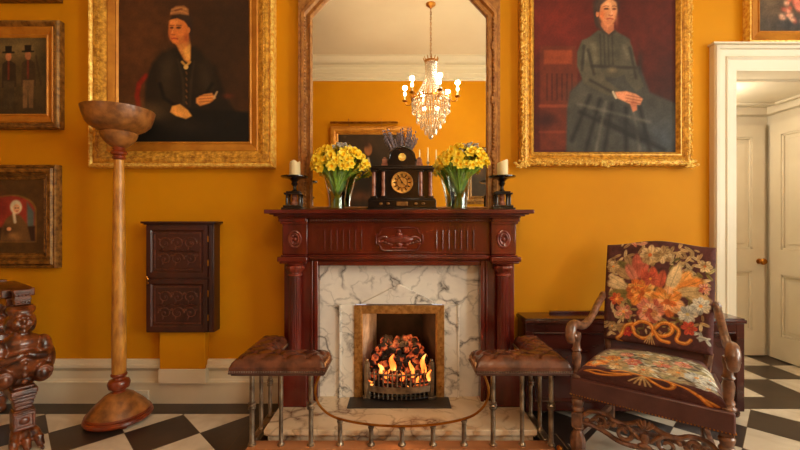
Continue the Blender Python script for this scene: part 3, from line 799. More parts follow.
# ============================================================ PICTURES
def pframe(root, X0, X1, Z0, Z1, layers):
    """layers: (name, material, [(inset, y)...]) each a mitred moulding ring"""
    for nm, m_, prof in layers:
        q = MB(); q.frame(X0, X1, Z0, Z1, prof, closed=False); q.build(nm, m_, root, world=True, smooth=30)
def orn(root, X0, X1, Z0, Z1, inset, y, size, n, m_, seed, name='carved_ornament', jit=.3, corner=0):
    r = random.Random(seed); q = MB()
    W_ = X1-X0-2*inset; H_ = Z1-Z0-2*inset
    for side in range(4):
        L = W_ if side % 2 == 0 else H_; k_ = int(L/n)
        for i in range(k_+1):
            t = i/k_; a = X0+inset+W_*t if side % 2 == 0 else (X0+inset if side == 1 else X1-inset)
            b2 = (Z0+inset if side == 0 else Z1-inset) if side % 2 == 0 else Z0+inset+H_*t
            if b2 > 3.6: continue
            rot = Matrix.Rotation(r.uniform(-.9,.9)+(0 if side % 2 == 0 else PI/2), 3, 'Y')
            q.ball((a+r.uniform(-jit,jit)*size, y, b2+r.uniform(-jit,jit)*size), size*r.uniform(.6,1.1), size*.7, size*r.uniform(.3,.5), 7, rot)
    if corner:
        for cx_ in (X0+inset, X1-inset, (X0+X1)/2):
            for cz_ in (Z0+inset, Z1-inset):
                for k_ in range(26):
                    a_ = r.uniform(0, 2*PI); d_ = corner*r.random()**.6
                    q.ball((cx_+d_*cos(a_)*1.6, y-.004, cz_+d_*sin(a_)*.8), size*r.uniform(.6,1), size*.6, size*r.uniform(.4,.7), 7)
    q.build(name, m_, root, world=True)
def prect(x0, x1, y0, y1, Y): a = S(x0,y1,Y); b2 = S(x1,y0,Y); return a.x, b2.x, a.z, b2.z
# ---- right portrait
Y = 2.575; X0, X1, Z0, Z1 = prect(521, 694, -55, 165.5, Y)
t = thing('framed_portrait', 'large oil portrait of a seated woman in a grey dress, in an ornate gold frame', 'painting', ((X0+X1)/2, WY, Z0))
pframe(t, X0, X1, Z0, Z1, [('frame', M['gold'], [(0,WY),(0,2.60),(.012,2.585),(.03,2.578),(.055,2.590),(.062,2.598),(.070,2.590),(.078,2.588),(.086,2.600),(.1,2.618)])])
orn(t, X0, X1, Z0, Z1, .012, 2.586, .014, .010, M['goldb'], 3, corner=.032, jit=.5); orn(t, X0, X1, Z0, Z1, .030, 2.583, .011, .009, M['goldb'], 13, jit=.6)
orn(t, X0, X1, Z0, Z1, .050, 2.590, .009, .009, M['gold'], 4, name='inner_ornament')
P = Paint(534, 680, -36, 153, 220, 284, (74,22,14))
P.ell(560,20,46,48,(116,34,20),.9,al=.8).ell(655,30,40,60,(92,32,20),.9,al=.7).ell(600,-20,60,26,(70,22,14),.9).ell(670,110,30,60,(56,26,20),.9,al=.9)
P.poly([(540,46),(576,46),(578,68),(574,150),(540,150)], (98,40,22), 2).poly([(544,50),(572,50),(572,64),(544,64)], (136,58,28), 2)
for k_ in range(6): P.line([(547+k_*5,74),(547+k_*5,100)], 1.4, (70,28,18), 1.2)
P.line([(540,106),(580,106)], 3, (130,56,30), 1.5).line([(540,132),(576,132)], 2.5, (120,50,28), 1.5).ell(546,120,12,9,(60,24,18),.8)
P.poly([(590,70),(640,66),(650,92),(678,104),(680,152),(566,152),(567,108),(570,92),(578,84)], (64,61,54), 3)
P.ell(640,128,34,22,(72,71,68),.9,al=.8).ell(585,96,18,14,(80,74,62),.8,al=.7).ell(664,140,22,20,(66,70,74),.9)
for a_, b2 in (((600,100),(586,150)),((612,104),(604,152)),((626,108),(626,152)),((640,108),(650,152)),((590,96),(572,140)),((580,112),(640,140)),((600,118),(664,150))): P.line([a_,b2], 3.6, (32,30,27), 4, .8)
for a_, b2 in (((606,102),(596,150)),((633,108),(640,150)),((578,104),(650,122))): P.line([a_,b2], 2.4, (112,106,92), 3.4, .6)
P.poly([(588,38),(598,30),(616,31),(630,39),(632,52),(630,72),(616,78),(594,76),(586,66),(582,48)], (74,68,54), 2)
P.poly([(594,36),(582,40),(577,52),(577,66),(584,84),(600,92),(620,100),(622,92),(606,80),(600,62),(600,44)], (80,73,57), 2)
P.poly([(624,36),(632,46),(638,70),(644,86),(636,92),(626,80),(620,56)], (80,74,60), 2)
for xx in (600,604,608,612): P.line([(xx,34),(xx+1,66)], 1.2, (50,45,36), 1.2, .7)
P.poly([(590,44),(596,42),(598,60),(594,64)], (106,98,76), 3, .8).poly([(622,44),(627,46),(630,60),(626,60)], (104,96,76), 3, .7).ell(586,54,3,10,(104,96,76),.9,al=.8).ell(640,62,3,12,(40,34,28),.9,al=.7).ell(634,130,30,6,(40,38,36),.9,35,.8)
P.line([(592,66),(636,68)], 3, (54,48,40), 2).ell(612,70,5,3,(110,96,70),.5)
for a_, b2 in (((584,46),(582,70)),((588,50),(594,74)),((590,80),(612,92)),((630,48),(636,78))): P.line([a_,b2], 2.2, (44,38,31), 2.6, .8)
P.poly([(599,20),(605,24),(614,24),(614,31),(609,35),(602,30)], (176,104,68), 1.6).line([(598,24),(603,31),(609,36),(615,31)], 2.4, (66,54,42), 1.4)
P.ell(606,7,13,14,(62,46,38),.35).ell(598,16,4,12,(58,42,34),.4)
P.poly([(600,1),(606,-1.5),(612,-1.5),(616.5,3),(617.4,11),(616,19),(612.5,25),(608,27),(603.5,24),(599.6,17),(598.8,8)], (206,134,84), 2)
P.ell(609,4,6,4,(224,160,110),.9,al=.9).ell(602,15,3.4,7,(196,98,50),.9,al=.8).ell(612,15,3,5,(226,150,104),.9).ell(607,23,5,3,(186,110,70),.9).ell(616.4,20,2,7,(150,84,56),.8,al=.7).ell(597.4,14,1.5,3,(206,120,74),.4)
P.ell(606.3,8.8,2.6,1.1,(96,56,38),.45).ell(614.2,9,2,1,(96,56,38),.45).line([(603.6,6.6),(606,5.8),(608.6,6.4)], .8, (110,68,46), 1).line([(612.4,6.2),(614.6,5.9),(616.4,6.6)], .8, (110,68,46), 1)
P.line([(610.4,7),(611.4,11),(612,14)], 1, (232,166,120), 1, .8).line([(609,15),(610.6,15.9),(612.6,15.3)], 1, (150,80,54), 1).line([(606.8,19),(610,18.4),(613,19.1)], 1.2, (158,62,46), 1).line([(608,21),(611.6,21)], .8, (170,96,66), 1, .7)
P.poly([(596,6),(600,-1),(606,-3),(612,-3),(606,0.6),(601,5),(599.4,12),(597,12)], (70,50,40), 1.6)
P.poly([(615,92),(626,91),(636,94),(643,99),(640,105),(630,104),(617,98)], (206,132,92), 1.4).poly([(632,100),(637,102),(637,110),(633,112),(630,104)], (190,112,78), 1.4)
for yy in (95,98,101): P.line([(626,yy),(641,yy+3)], .7, (140,76,52), .8)
P.line([(613,92),(616,98)], 2.2, (180,160,130), 1); P.grain(.10)
canvas(P, 0,0,0,0, 2.612, t)
# ---- left portrait
X0, X1, Z0, Z1 = prect(89, 274, -60, 167.5, 2.59)
t = thing('framed_portrait', 'large oil portrait of a seated woman in black with a headdress, in gilt frame', 'painting', ((X0+X1)/2, WY, Z0))
pframe(t, X0, X1, Z0, Z1, [('outer_bead', M['goldb'], [(0,WY),(0,2.59),(.006,2.575),(.018,2.572),(.026,2.580),(.030,2.585)]),
    ('frame', M['gold'], [(.030,2.585),(.036,2.578),(.05,2.574),(.075,2.582),(.095,2.594),(.11,2.600)]),
    ('bevel_slip', M['goldo'], [(.11,2.600),(.118,2.596),(.128,2.600),(.158,2.614),(.166,2.608),(.176,2.616),(.18,2.622)])])
orn(t, X0, X1, Z0, Z1, .012, 2.574, .008, .017, M['goldb'], 8, name='bead_ornament', jit=0)
orn(t, X0, X1, Z0, Z1, .066, 2.582, .013, .016, M['gold'], 9)
P = Paint(114, 252, -34, 144, 210, 270, (66,36,12))
P.ell(140,40,34,60,(96,54,20),.9,al=.8).ell(230,20,40,40,(58,34,14),.9).ell(150,120,40,24,(120,78,36),.9,al=.8).ell(215,70,40,60,(48,30,12),.9,al=.7)
P.line([(139,108),(137,96),(139,84),(146,76)], 5, (134,30,10), 2.5)
P.poly([(152,64),(162,52),(178,46),(196,46),(206,58),(216,66),(226,96),(236,112),(234,142),(146,142),(144,110),(146,82)], (34,24,12), 4)
P.poly([(146,106),(250,112),(252,144),(114,144),(114,134),(150,124)], (20,16,10), 3).ell(150,112,26,10,(116,84,46),.9,al=.7)
P.ell(168,80,12,26,(52,38,20),.9,al=.7).ell(206,78,8,24,(48,34,18),.9,al=.6)
P.poly([(175,42),(189,34),(191,46),(190.5,58),(189,64),(184,60),(179,51)], (206,128,56), 2).poly([(183,50),(190,44),(190,60),(186,60)], (226,160,70), 2)
P.ell(184,24,8.4,12,(52,34,22),.35).ell(190,34,2.6,10,(46,30,20),.5)
P.poly([(169.6,20),(174,17),(181,17),(187,22),(189,30),(188,38),(184,43),(178,45),(173,43),(170,39.5),(168.4,33),(168.6,27)], (212,116,48), 1.8)
P.ell(175,22,5,3.4,(226,140,66),.9).ell(182,34,4,6,(222,126,54),.9).ell(186.5,38,3,6,(176,84,34),.8).ell(169.6,34,1.6,6,(170,84,36),.8,al=.7).ell(188.6,30,1.6,3,(210,120,56),.4)
P.ell(172,27.8,2.2,1,(84,42,20),.45).ell(178.6,27.8,2.5,1.1,(84,42,20),.45).line([(170,25.6),(173.6,25.4)], .8, (110,58,28), 1).line([(176.4,25.2),(181,25.6)], .8, (110,58,28), 1)
P.line([(174.2,27),(172.6,31),(171.8,33.6)], 1, (234,150,76), 1, .8).line([(171.4,34.6),(174.6,34.8)], 1, (150,70,32), 1).line([(171.8,38.6),(174.4,38.2),(177.6,38.8)], 1.2, (166,52,28), 1)
P.poly([(169,20),(172,16),(180,15.5),(187,19),(189,27),(184,21),(177,18)], (50,32,20), 1.4)
P.poly([(170,15),(171,9),(176,6),(184,5.6),(188.6,9),(189,15.5),(180,14)], (150,96,50), 1.6).line([(172,9.6),(180,7.4),(186,9.4)], 1.2, (196,132,70), 1.2).line([(171,13),(180,11),(188,13.4)], 1, (196,128,66), 1.2).line([(175,10.6),(182,8.8)], 1.2, (120,60,26), 1)
P.ell(166,72,7,18,(64,48,28),.9,12,.8).ell(206,80,6,16,(60,44,26),.9,-14,.8).line([(160,84),(164,98),(176,106)], 3, (18,13,8), 3).line([(212,84),(206,94),(198,98)], 3, (18,13,8), 3).line([(178,60),(183,80),(184,104)], 2, (66,50,30), 2.4, .7).line([(194,62),(191,82),(190,106)], 2, (62,46,28), 2.4, .7).ell(186,126,26,8,(44,34,22),.9,al=.7)
P.line([(182,62),(186,66),(190,62)], 2.4, (196,140,60), 1.2).ell(186,67,2.4,2.4,(220,170,90),.3)
for yy in range(72,104,6): P.line([(186,yy),(187,yy+2)], 1.2, (110,70,30), 1)
P.poly([(172,106),(180,104),(188,110),(192,116),(186,119),(176,116),(170,112)], (224,150,66), 1.6).poly([(196,98),(204,94),(212,93),(216,98),(210,103),(200,106),(196,103)], (216,134,62), 1.6)
for yy in (96,99,102): P.line([(199,yy),(213,yy-1)], .7, (150,84,40), .8)
P.line([(217,92),(214,98)], 2, (190,150,100), 1).ell(228,96,7,3,(90,40,18),.6); P.grain(.10)
canvas(P, 0,0,0,0, 2.618, t)
# ---- two men
X0, X1, Z0, Z1 = prect(-62, 64, 23, 130, 2.635)
t = thing('framed_painting', 'small painting of two men in top hats, in a broad gilt frame', 'painting', ((X0+X1)/2, WY, Z0))
pframe(t, X0, X1, Z0, Z1, [('outer_moulding', M['goldd'], [(0,WY),(0,2.60),(.008,2.588),(.02,2.584),(.032,2.592),(.04,2.6)]), ('frame', M['goldo'], [(.04,2.6),(.046,2.594),(.056,2.6),(.088,2.616),(.094,2.610),(.102,2.614),(.108,2.620)])])
P = Paint(-48, 50, 38, 117, 170, 136, (78,60,30))
P.ell(20,48,40,12,(124,100,56),.9).ell(44,60,8,24,(60,50,26),.8).ell(0,110,60,16,(62,46,24),.9).ell(-20,60,20,20,(96,80,44),.9)
def man(cx, top, coat, trs, s):
    P.poly([(cx-6*s,top+17*s),(cx-2*s,top+14*s),(cx+3*s,top+14*s),(cx+7*s,top+17*s),(cx+8*s,top+40*s),(cx-7*s,top+41*s)], coat, 1)
    P.poly([(cx-5*s,top+34*s),(cx+6*s,top+34*s),(cx+5*s,top+62*s),(cx+1*s,top+62*s),(cx,top+44*s),(cx-1*s,top+62*s),(cx-5*s,top+62*s)], trs, 1)
    P.ell(cx, top+9.5*s, 3*s, 4.4*s, (176,110,66), .3).poly([(cx-3.4*s,top-1*s),(cx+3.4*s,top-1*s),(cx+3.2*s,top+5*s),(cx-3.2*s,top+5*s)], (28,20,12), .8).line([(cx-5.4*s,top+5.4*s),(cx+5.4*s,top+5.4*s)], 1.6*s, (28,20,12), .8)
    P.line([(cx, top+15*s),(cx, top+32*s)], 2*s, (110,44,24), 1)
man(8.5, 47, (52,38,22), (66,52,30), 1); man(28, 46, (66,48,26), (118,86,50), 1); man(-22, 48, (46,34,20), (70,56,34), 1)
P.line([(36,56),(41,84)], 2, (60,44,24), 1.4).grain(.14); canvas(P, 0,0,0,0, 2.616, t)
# ---- arched portrait
X0, X1, Z0, Z1 = prect(-60, 61.5, 165.5, 267.5, 2.635)
t = thing('framed_painting', 'small arch-topped portrait of a lady in a white bonnet, brown mount and gilt frame', 'painting', ((X0+X1)/2, WY, Z0))
pframe(t, X0, X1, Z0, Z1, [('outer_moulding', M['goldd'], [(0,WY),(0,2.60),(.006,2.588),(.014,2.590),(.02,2.596),(.03,2.582),(.05,2.584),(.06,2.598)]), ('frame', M['goldd'], [(.06,2.598),(.066,2.592),(.074,2.604),(.09,2.614),(.096,2.609),(.102,2.618)])])
P = Paint(-48, 49, 178, 257, 170, 138, (82,54,20))
arch_ = [(-12,241),(-12,212)]+[(11.5-23.5*cos(a_*PI/12), 212-16*sin(a_*PI/12)) for a_ in range(1,12)]+[(35,212),(35,241)]
P.poly([(p_[0]+(1.6 if p_[0] > 11 else -1.6), p_[1]+(1.4 if p_[1] > 230 else -1.4)) for p_ in arch_], (128,88,34), 1).poly(arch_, (150,52,34), .8)
P.poly([(27,202),(34,212),(34,241),(27,241)], (92,104,96), 3).ell(0,206,8,10,(120,36,26),.8).poly([(-12,228),(35,226),(35,241),(-12,241)], (56,34,20), 2)
P.poly([(6,219),(12,214),(20,215),(27,224),(31,241),(0,241),(2,228)], (112,78,38), 2).ell(8,231,6,6,(70,46,26),.7).ell(14,236,6,4,(170,120,62),.6)
P.ell(16,207,6,7,(220,204,164),.3).ell(16.5,208.5,3.4,4.4,(226,168,118),.3).line([(14,214),(15,222)], 3, (220,200,160), 1.5).ell(9,229,2.4,2,(214,150,100),.4)
P.line([(15,208),(16,208)], .9, (70,40,30), .6).line([(17.6,208),(18.6,208)], .9, (70,40,30), .6).line([(16,211),(18,211)], .8, (160,60,50), .6); P.grain(.10)
canvas(P, 0,0,0,0, 2.614, t)
# ---- top left, only its lower edge in view
X0, X1, Z0, Z1 = prect(-50, 62.5, -95, 3, 2.635)
t = thing('framed_painting', 'gilt frame at the top left corner, only its lower edge in view', 'painting', ((X0+X1)/2, WY, Z0))
pframe(t, X0, X1, Z0, Z1, [('frame', M['goldd'], [(0,WY),(0,2.60),(.01,2.588),(.02,2.586),(.04,2.6),(.05,2.592),(.09,2.618)])])
P = Paint(-38, 51, -84, -9, 60, 50, (70,50,26)); P.ell(6,-46,24,22,(110,78,40),.9).grain(.1); canvas(P, 0,0,0,0, 2.616, t)
# ---- still life top right
X0, X1, Z0, Z1 = prect(750, 860, -60, 42, 2.585)
t = thing('framed_painting', 'still life of pink flowers on grey, in a plain gilt frame above the doorway', 'painting', ((X0+X1)/2, WY, Z0))
pframe(t, X0, X1, Z0, Z1, [('outer_moulding', M['goldb'], [(0,WY),(0,2.60),(.005,2.588),(.012,2.588),(.016,2.594)]), ('frame', M['goldo'], [(.016,2.594),(.02,2.588),(.05,2.600),(.074,2.61),(.078,2.604),(.084,2.606),(.088,2.618)])])
P = Paint(760, 850, -48, 31, 150, 130, (86,70,54)); P.ell(800,24,40,10,(64,62,62),.9).ell(770,0,12,20,(104,84,64),.9)
rr = random.Random(4)
for k_ in range(26):
    cx_, cy_ = 776+rr.uniform(0,26)+k_*.6, 22-k_*.9+rr.uniform(-5,5)
    P.ell(cx_, cy_, rr.uniform(2,4), rr.uniform(1.5,3), rr.choice([(216,140,110),(190,90,70),(226,172,140),(150,70,56)]), .5, rr.uniform(0,180))
P.ell(800,4,6,7,(214,120,96),.4).grain(.14); canvas(P, 0,0,0,0, 2.616, t)
# ---- pictures on the wall behind the camera (seen in the mirror)
def back_pic(px0, px1, py0, py1, label, fn, bar=False, mm='goldo'):
    L = 7.17; f = lambda px, py: ((px-400)*L/F, EYE-(py-225)*L/F)
    (a, zt), (c_, zb) = f(px0, py0), f(px1, py1); t = thing('framed_painting', label, 'painting', ((a+c_)/2, YB, zb))
    for nm, m2, prof in (('frame', M[mm], [(0,YB),(0,YB+.05),(.03,YB+.065),(.07,YB+.06),(.1,YB+.035),(.12,YB+.045),(.15,YB+.02)]),):
        q = MB(); q.frame(a, c_, zb, zt, prof, closed=False); q.build(nm, m2, t, world=True)
    P = Paint(px0+7, px1-7, py0+7, py1-7, 120, 130, (60,42,22)); fn(P)
    X = (P.X-400)*L/F; Z = EYE-(P.Y-225)*L/F
    grid_obj('painted_canvas', P, np.stack([X, np.full_like(X, YB+.022), Z], -1), M['canvas'], t)
    if bar:
        q = MB(); q.tube([(a+.02, YB+.16, zt+.04),(a+1.25, YB+.16, zt+.04)], .022, 8)
        for x in (a+.35, a+.95): q.tube([(x, YB+.16, zt+.04),(x, YB+.1, zt+.12),(x, YB+.02, zt-.02)], .008, 6)
        q.build('picture_light', M['brass'], t, world=True)
def f1(P):
    P.ell(368,190,22,34,(30,22,14),.5).ell(372,165,10,12,(34,24,14),.5).ell(368,149,4,6.4,(150,92,50),.3).ell(366,144,5,4,(60,36,20),.5).ell(360,196,12,6,(90,54,30),.8).line([(368,158),(370,166)], 2, (190,170,130), 1).grain(.1)
def f2(P): P.ell(480,180,16,20,(54,44,30),.9).ell(478,170,5,6,(120,80,44),.6).grain(.1)
back_pic(330, 412, 126, 232, 'portrait of a man reflected in the mirror, with a brass picture light', f1, True)
back_pic(464, 520, 147, 204, 'dark framed picture reflected in the mirror behind the right vase', f2, mm='goldd')
# three-candle wall sconce on the same wall
cxs = (428-400)*7.0/F; t = thing('wall_sconce', 'three-candle silver sconce reflected in the mirror between clock and vase', 'sconce', (cxs, YB, 2.0))
q = MB(); q.lathe([(0,-.02),(.06,-.02),(.07,0),(0,.0)], (cxs, YB+.02, 2.08), 16, axis='y'); q.tube([(cxs,YB+.03,2.08),(cxs,YB+.14,2.0),(cxs,YB+.2,2.12),(cxs,YB+.2,2.3)], .012, 8)
for s in (-1,1): q.tube(chaikin([(cxs,YB+.2,2.14),(cxs+s*.08,YB+.2,2.08),(cxs+s*.15,YB+.2,2.16),(cxs+s*.15,YB+.2,2.28)]), .010, 8)
for s, z in ((-1,2.28),(0,2.32),(1,2.28)): q.lathe([(.012,z-.02),(.035,z),(.02,z+.03),(.014,z+.03)], (cxs+s*.15,YB+.2,0), 12)
q.build('sconce_frame', M['ironb'], t, world=True)
for s, z in ((-1,2.31),(0,2.35),(1,2.31)):
    q = MB(); q.lathe([(.012,z),(.011,z+.24),(.003,z+.25)], (cxs+s*.15,YB+.2,0), 10); q.build('candle', M['wax'], t, world=True)

# ============================================================ MIRROR
mr = thing('overmantel_mirror', 'tall gilt-framed overmantel mirror standing on the mantelpiece shelf', 'mirror', (CX,2.62,1.293))
hi, ho = .576, .668; zb = 1.293; zc = 2.58; zt = 2.86; zo = 2.98
inner = [(-hi,zb+.03),(hi,zb+.03),(hi,zc),(hi-.26,zt),(-hi+.26,zt),(-hi,zc)]
def off(d, zob=None):
    """inner outline pushed outwards by d"""
    k_ = d*math.tan(PI/8)*.9
    return [(-hi-d, zb+.03-min(d,.03)),(hi+d, zb+.03-min(d,.03)),(hi+d, zc+k_),(hi-.26+k_, zt+d),(-hi+.26-k_, zt+d),(-hi-d, zc+k_)]
q = MB(); q.ring(inner, [([(CX+x, z) for x, z in p_], y) for p_, y in ((inner,2.60),(off(.004),2.578),(off(.012),2.574),(off(.018),2.582),(off(.04),2.586),(off(.052),2.572),(off(.07),2.570),(off(.076),2.576))])
q.build('frame', M['goldm'], mr, world=True)
outer = [(-ho,zb),(ho,zb),(ho,zc+.03),(ho,zo),(-ho,zo),(-ho,zc+.03)]
q = MB(); a = off(.07); o6 = [(-ho,zb),(ho,zb),(ho,zo-.1),(hi-.2,zo),(-hi+.2,zo),(-ho,zo-.1)]
q.ring(None, [([(CX+x,z) for x,z in a], 2.585),([(CX+x,z) for x,z in o6], 2.58),([(CX+x,z) for x,z in o6], 2.63)])
for s in (-1,1): q.prism([(CX+s*(ho-.0), zc-.0),(CX+s*ho, zo),(CX+s*.3, zo)][::s], 2.582, 2.62)
q.build('frame_backing', M['goldm'], mr, world=True)
q = MB(); rr = random.Random(5)
for s in (-1,1):
    z = zb+.05
    while z < zc:
        big = int((z-zb)*100) % 36 < 4
        q.ball((CX+s*(hi+.047), 2.58, z), .020 if big else .009, .010, .018 if big else .011, 8); z += .024
    q.build('carved_ornament', M['goldm'], mr, world=True); q = MB()
    for k_ in range(14): q.ball((CX+s*(hi+.02-k_*.019), 2.58, zc+.07+k_*.020), .009,.009,.011, 8)
    q.build('corner_ornament', M['goldm'], mr, world=True); q = MB()
q.v and None
q = MB(); q.prism([(CX+x, z) for x, z in off(.002)], 2.5955, 2.60); q.build('mirror_glass', M['mirror'], mr, world=True)

# ============================================================ WALL CUPBOARD
X0, X1 = S(145,0,2.54).x, S(213,0,2.54).x; z0, z1 = S(0,333,2.54).z, S(0,223.5,2.54).z
cb_ = thing('wall_cupboard', 'dark carved oak cupboard with two doors hung on the orange wall', 'cupboard', ((X0+X1)/2, WY, z0))
q = MB(); q.box(X0, X1, 2.552, WY, z0, z1); q.build('carcass', M['oak'], cb_, world=True, bevel=.003)
q = MB(); q.box(X0-.022, X1+.022, 2.525, WY, z1, z1+.014); q.box(X0-.01, X1+.01, 2.535, WY, z1-.008, z1); q.build('top_board', M['oak'], cb_, world=True, bevel=.003)
zm = (z0+z1)/2
def scrollwork(q, x0, x1, z0, z1, y):
    W_ = x1-x0; H_ = z1-z0
    for row in (0,1):
        zc_ = z0+H_*(.27+.46*row)
        for k_ in range(3):
            cx_ = x0+W_*(.2+.3*k_); sg = 1 if (k_+row) % 2 else -1
            pts = []
            for i in range(18):
                a_ = i/17*PI*2.6; r_ = .042*(1-i/22)
                pts.append((cx_+sg*r_*cos(a_)*1.1, y, zc_+r_*sin(a_)*1.0))
            q.tube(pts, [.0055*(1-.5*i/17) for i in range(18)], 6); q.ball((cx_, y, zc_), .009,.006,.009,8)
            for a_ in (.6,2.4,4.4): q.ball((cx_+.046*cos(a_), y, zc_+.034*sin(a_)), .012,.005,.006,8, Matrix.Rotation(-a_,3,'Y'))
        q.tube([(x0+W_*(.04+.92*i/20), y, z0+H_*.5+.006*sin(i*1.2)) for i in range(21)], .004, 6)
for (a, b2, nm) in ((z0+.012, zm-.008, 0), (zm+.008, z1-.014, 1)):
    q = MB(); xa, xb = X0+.01, X1-.035; q.box(xa, xb, 2.545, 2.556, a, b2)
    q.frame(xa, xb, a, b2, [(0,2.545),(0,2.537),(.028,2.537),(.034,2.543),(.04,2.546)])
    d = q.build('door', M['oak'], cb_, world=True, smooth=20)
    q = MB(); q.frame(xa+.045, xb-.045, a+.045, b2-.045, [(0,2.546),(.002,2.540),(.008,2.540),(.01,2.546)]); scrollwork(q, xa+.06, xb-.06, a+.055, b2-.055, 2.545)
    q.build('carved_panel', M['oakr'], d, world=True)
q = MB(); q.box(X1-.03, X1-.008, 2.545, 2.556, z0+.01, z1-.012); q.build('hinge_stile', M['oak'], cb_, world=True, bevel=.002)
for z in (z0+.1, zm+.1, zm-.1, z1-.1):
    q = MB(); q.tube([(X1-.033,2.54,z-.02),(X1-.033,2.54,z+.02)], .004, 6); q.build('hinge', M['brass'], cb_, world=True)
q = MB(); q.tube([(X0+.02,2.538,zm-.03),(X0+.02,2.525,zm-.02),(X0+.03,2.522,zm-.005),(X0+.022,2.525,zm+.012),(X0+.014,2.535,zm+.01)], .004, 6); q.ball((X0+.02,2.534,zm-.03), .009,.006,.009,8); q.build('latch', M['brass'], cb_, world=True)

# ============================================================ FLOOR LAMP
LX, LY = S(119,420,2.40).x, 2.40
lp = thing('floor_lamp', 'tall wooden uplighter floor lamp with a wide bowl, left of the cupboard', 'lamp', (LX, LY, 0))
q = MB()
for k_ in range(4): a_ = PI/4+k_*PI/2; q.ball((.145*cos(a_), .145*sin(a_), .010), .02,.02,.011, 10)
q.build('foot', M['lampt'], lp)
q = MB(); q.lathe([(.155,.016),(.176,.02),(.181,.03),(.178,.042),(.17,.048),(.173,.056),(.165,.064),(.0,.064)], n=48); q.build('base_rim', M['lampt'], lp)
q = MB(); q.lathe([(.163,.064),(.15,.082),(.128,.108),(.10,.135),(.08,.155),(.058,.168),(.045,.176),(0,.176)], n=48); q.build('base_dome', M['lampb'], lp)
q = MB(); q.lathe([(.04,.174),(.034,.182),(.036,.194),(.055,.202),(.058,.214),(.061,.228),(.058,.24),(.052,.25),(.034,.256),(.030,.264),(.036,.270),(.043,.276),(.044,.284),(.04,.29),(.0,.29)], n=32); q.build('turned_knop', M['lampt'], lp)
q = MB(); q.lathe([(.035,.288),(.0385,.30),(.038,.6),(.034,1.1),(.029,1.5),(.026,1.60)], n=32); q.build('column', M['lampw'], lp)
q = MB(); q.lathe([(.028,1.60),(.034,1.606),(.036,1.616),(.03,1.626),(.042,1.634),(.045,1.645),(.038,1.655),(.030,1.66),(.034,1.668),(.030,1.68)], n=28); q.build('collar', M['lampt'], lp)
q = MB(); q.lathe([(.03,1.675),(.052,1.688),(.076,1.71),(.092,1.735),(.100,1.76),(.096,1.768),(.04,1.77)], n=48); q.build('lower_cup', M['lampb'], lp)
q = MB(); q.lathe([(.085,1.766),(.105,1.772),(.14,1.792),(.168,1.82),(.181,1.855),(.190,1.89),(.193,1.905),(.187,1.906),(.178,1.86),(.13,1.80),(.0,1.782)], n=56); q.build('bowl', M['lampb'], lp)

# ============================================================ ON THE MANTEL SHELF
SZ = 1.293; SY = 2.455; K = SY/F
px2 = lambda px: (px-400)*K
# clock
ckx = px2(402); ck = thing('mantel_clock', 'black marble mantel clock with gilt dial in the middle of the shelf', 'clock', (ckx, 2.46, SZ))
u = .0062
q = MB(); q.box(-.218,.218,-.075,.075,0,.012); q.box(-.21,.21,-.07,.07,.012,.062); q.box(-.205,.205,-.066,.066,.062,.072); q.build('base', M['black'], ck, bevel=.003)
q = MB(); q.box(-.105,.105,-.06,.06,.072,.25); q.box(-.185,.185,-.035,.06,.072,.25); q.build('case', M['black'], ck, bevel=.003)
q = MB(); q.box(-.2,.2,-.066,.066,.25,.262); q.box(-.193,.193,-.06,.06,.244,.25); q.box(-.19,.19,-.058,.058,.262,.274); q.build('cornice', M['black'], ck, bevel=.003)
q = MB(); arc = [(-.088,.274),(.088,.274),(.088,.305)]+[(.076*cos(a_*PI/14), .315+.072*sin(a_*PI/14)) for a_ in range(0,15)]+[(-.088,.305)]
q.prism(arc, -.05, .05); q.tube([(x*1.05, -.05, .315+(z-.315)*1.05) for x, z in arc[2:-1]], .007, 6); q.build('arched_top', M['black'], ck, bevel=.002)
for x in (-.178,-.118,.112,.172):
    q = MB(); q.lathe([(.013,.085),(.012,.095),(.0115,.235)], (x+.003,-.05,0), 14); q.build('pillar', M['pink'], ck)
    q = MB(); q.box(x-.016,x+.022,-.068,-.032,.072,.086); q.box(x-.016,x+.022,-.068,-.032,.234,.246); q.build('pillar_mount', M['black'], ck, bevel=.002)
for x in (-.108,.108):
    q = MB(); q.box(x-.02,x+.02,-.04,.03,.274,.29); q.box(x-.016,x+.016,-.036,.026,.29,.318); q.ball((x,-.005,.324),.014,.02,.01); q.build('corner_block', M['pink'], ck, bevel=.003)
q = MB(); q.lathe([(.0,-.066),(.030,-.066),(.032,-.064),(.046,-.064),(.05,-.067),(.064,-.070),(.068,-.064),(.068,-.058)], (0,0,.168), 40, axis='y'); dl = q.build('dial', M['dial'], ck)
q = MB(); q.tube([(.034*cos(i*PI/20),-.067,.168+.034*sin(i*PI/20)) for i in range(40)], .0016, 5, closed=True); q.build('chapter_ring', M['black'], dl)
q = MB()
for h_ in range(12):
    a_ = h_*PI/6; q.tube([(.038*sin(a_),-.0685,.168+.038*cos(a_)),(.054*sin(a_),-.0685,.168+.054*cos(a_))], .0032, 5)
q.build('hour_marks', M['black'], dl)
q = MB(); q.tube([(0,-.072,.168),(-.016,-.072,.196)], .0022, 5); q.tube([(0,-.073,.168),(.030,-.073,.140)], .0018, 5); q.ball((0,-.072,.168), .005,.003,.005,8); q.build('clock_hands', M['iron'], dl)
q = MB(); q.lathe([(0,-.054),(.010,-.056),(.014,-.054),(.018,-.058),(.023,-.058),(.025,-.05)], (0,0,.326), 28, axis='y'); q.build('small_dial', M['goldb'], ck)
q = MB(); q.box(-.034,.034,-.0735,-.07,.025,.05)
q.build('base_plaque', M['goldd'], ck, bevel=.004)
q = MB()
for x in (-.13,-.085,.085,.13): q.ball((x,-.071,.038), .012,.003,.008,8)
q.build('incised_ornament', M['goldd'], ck)
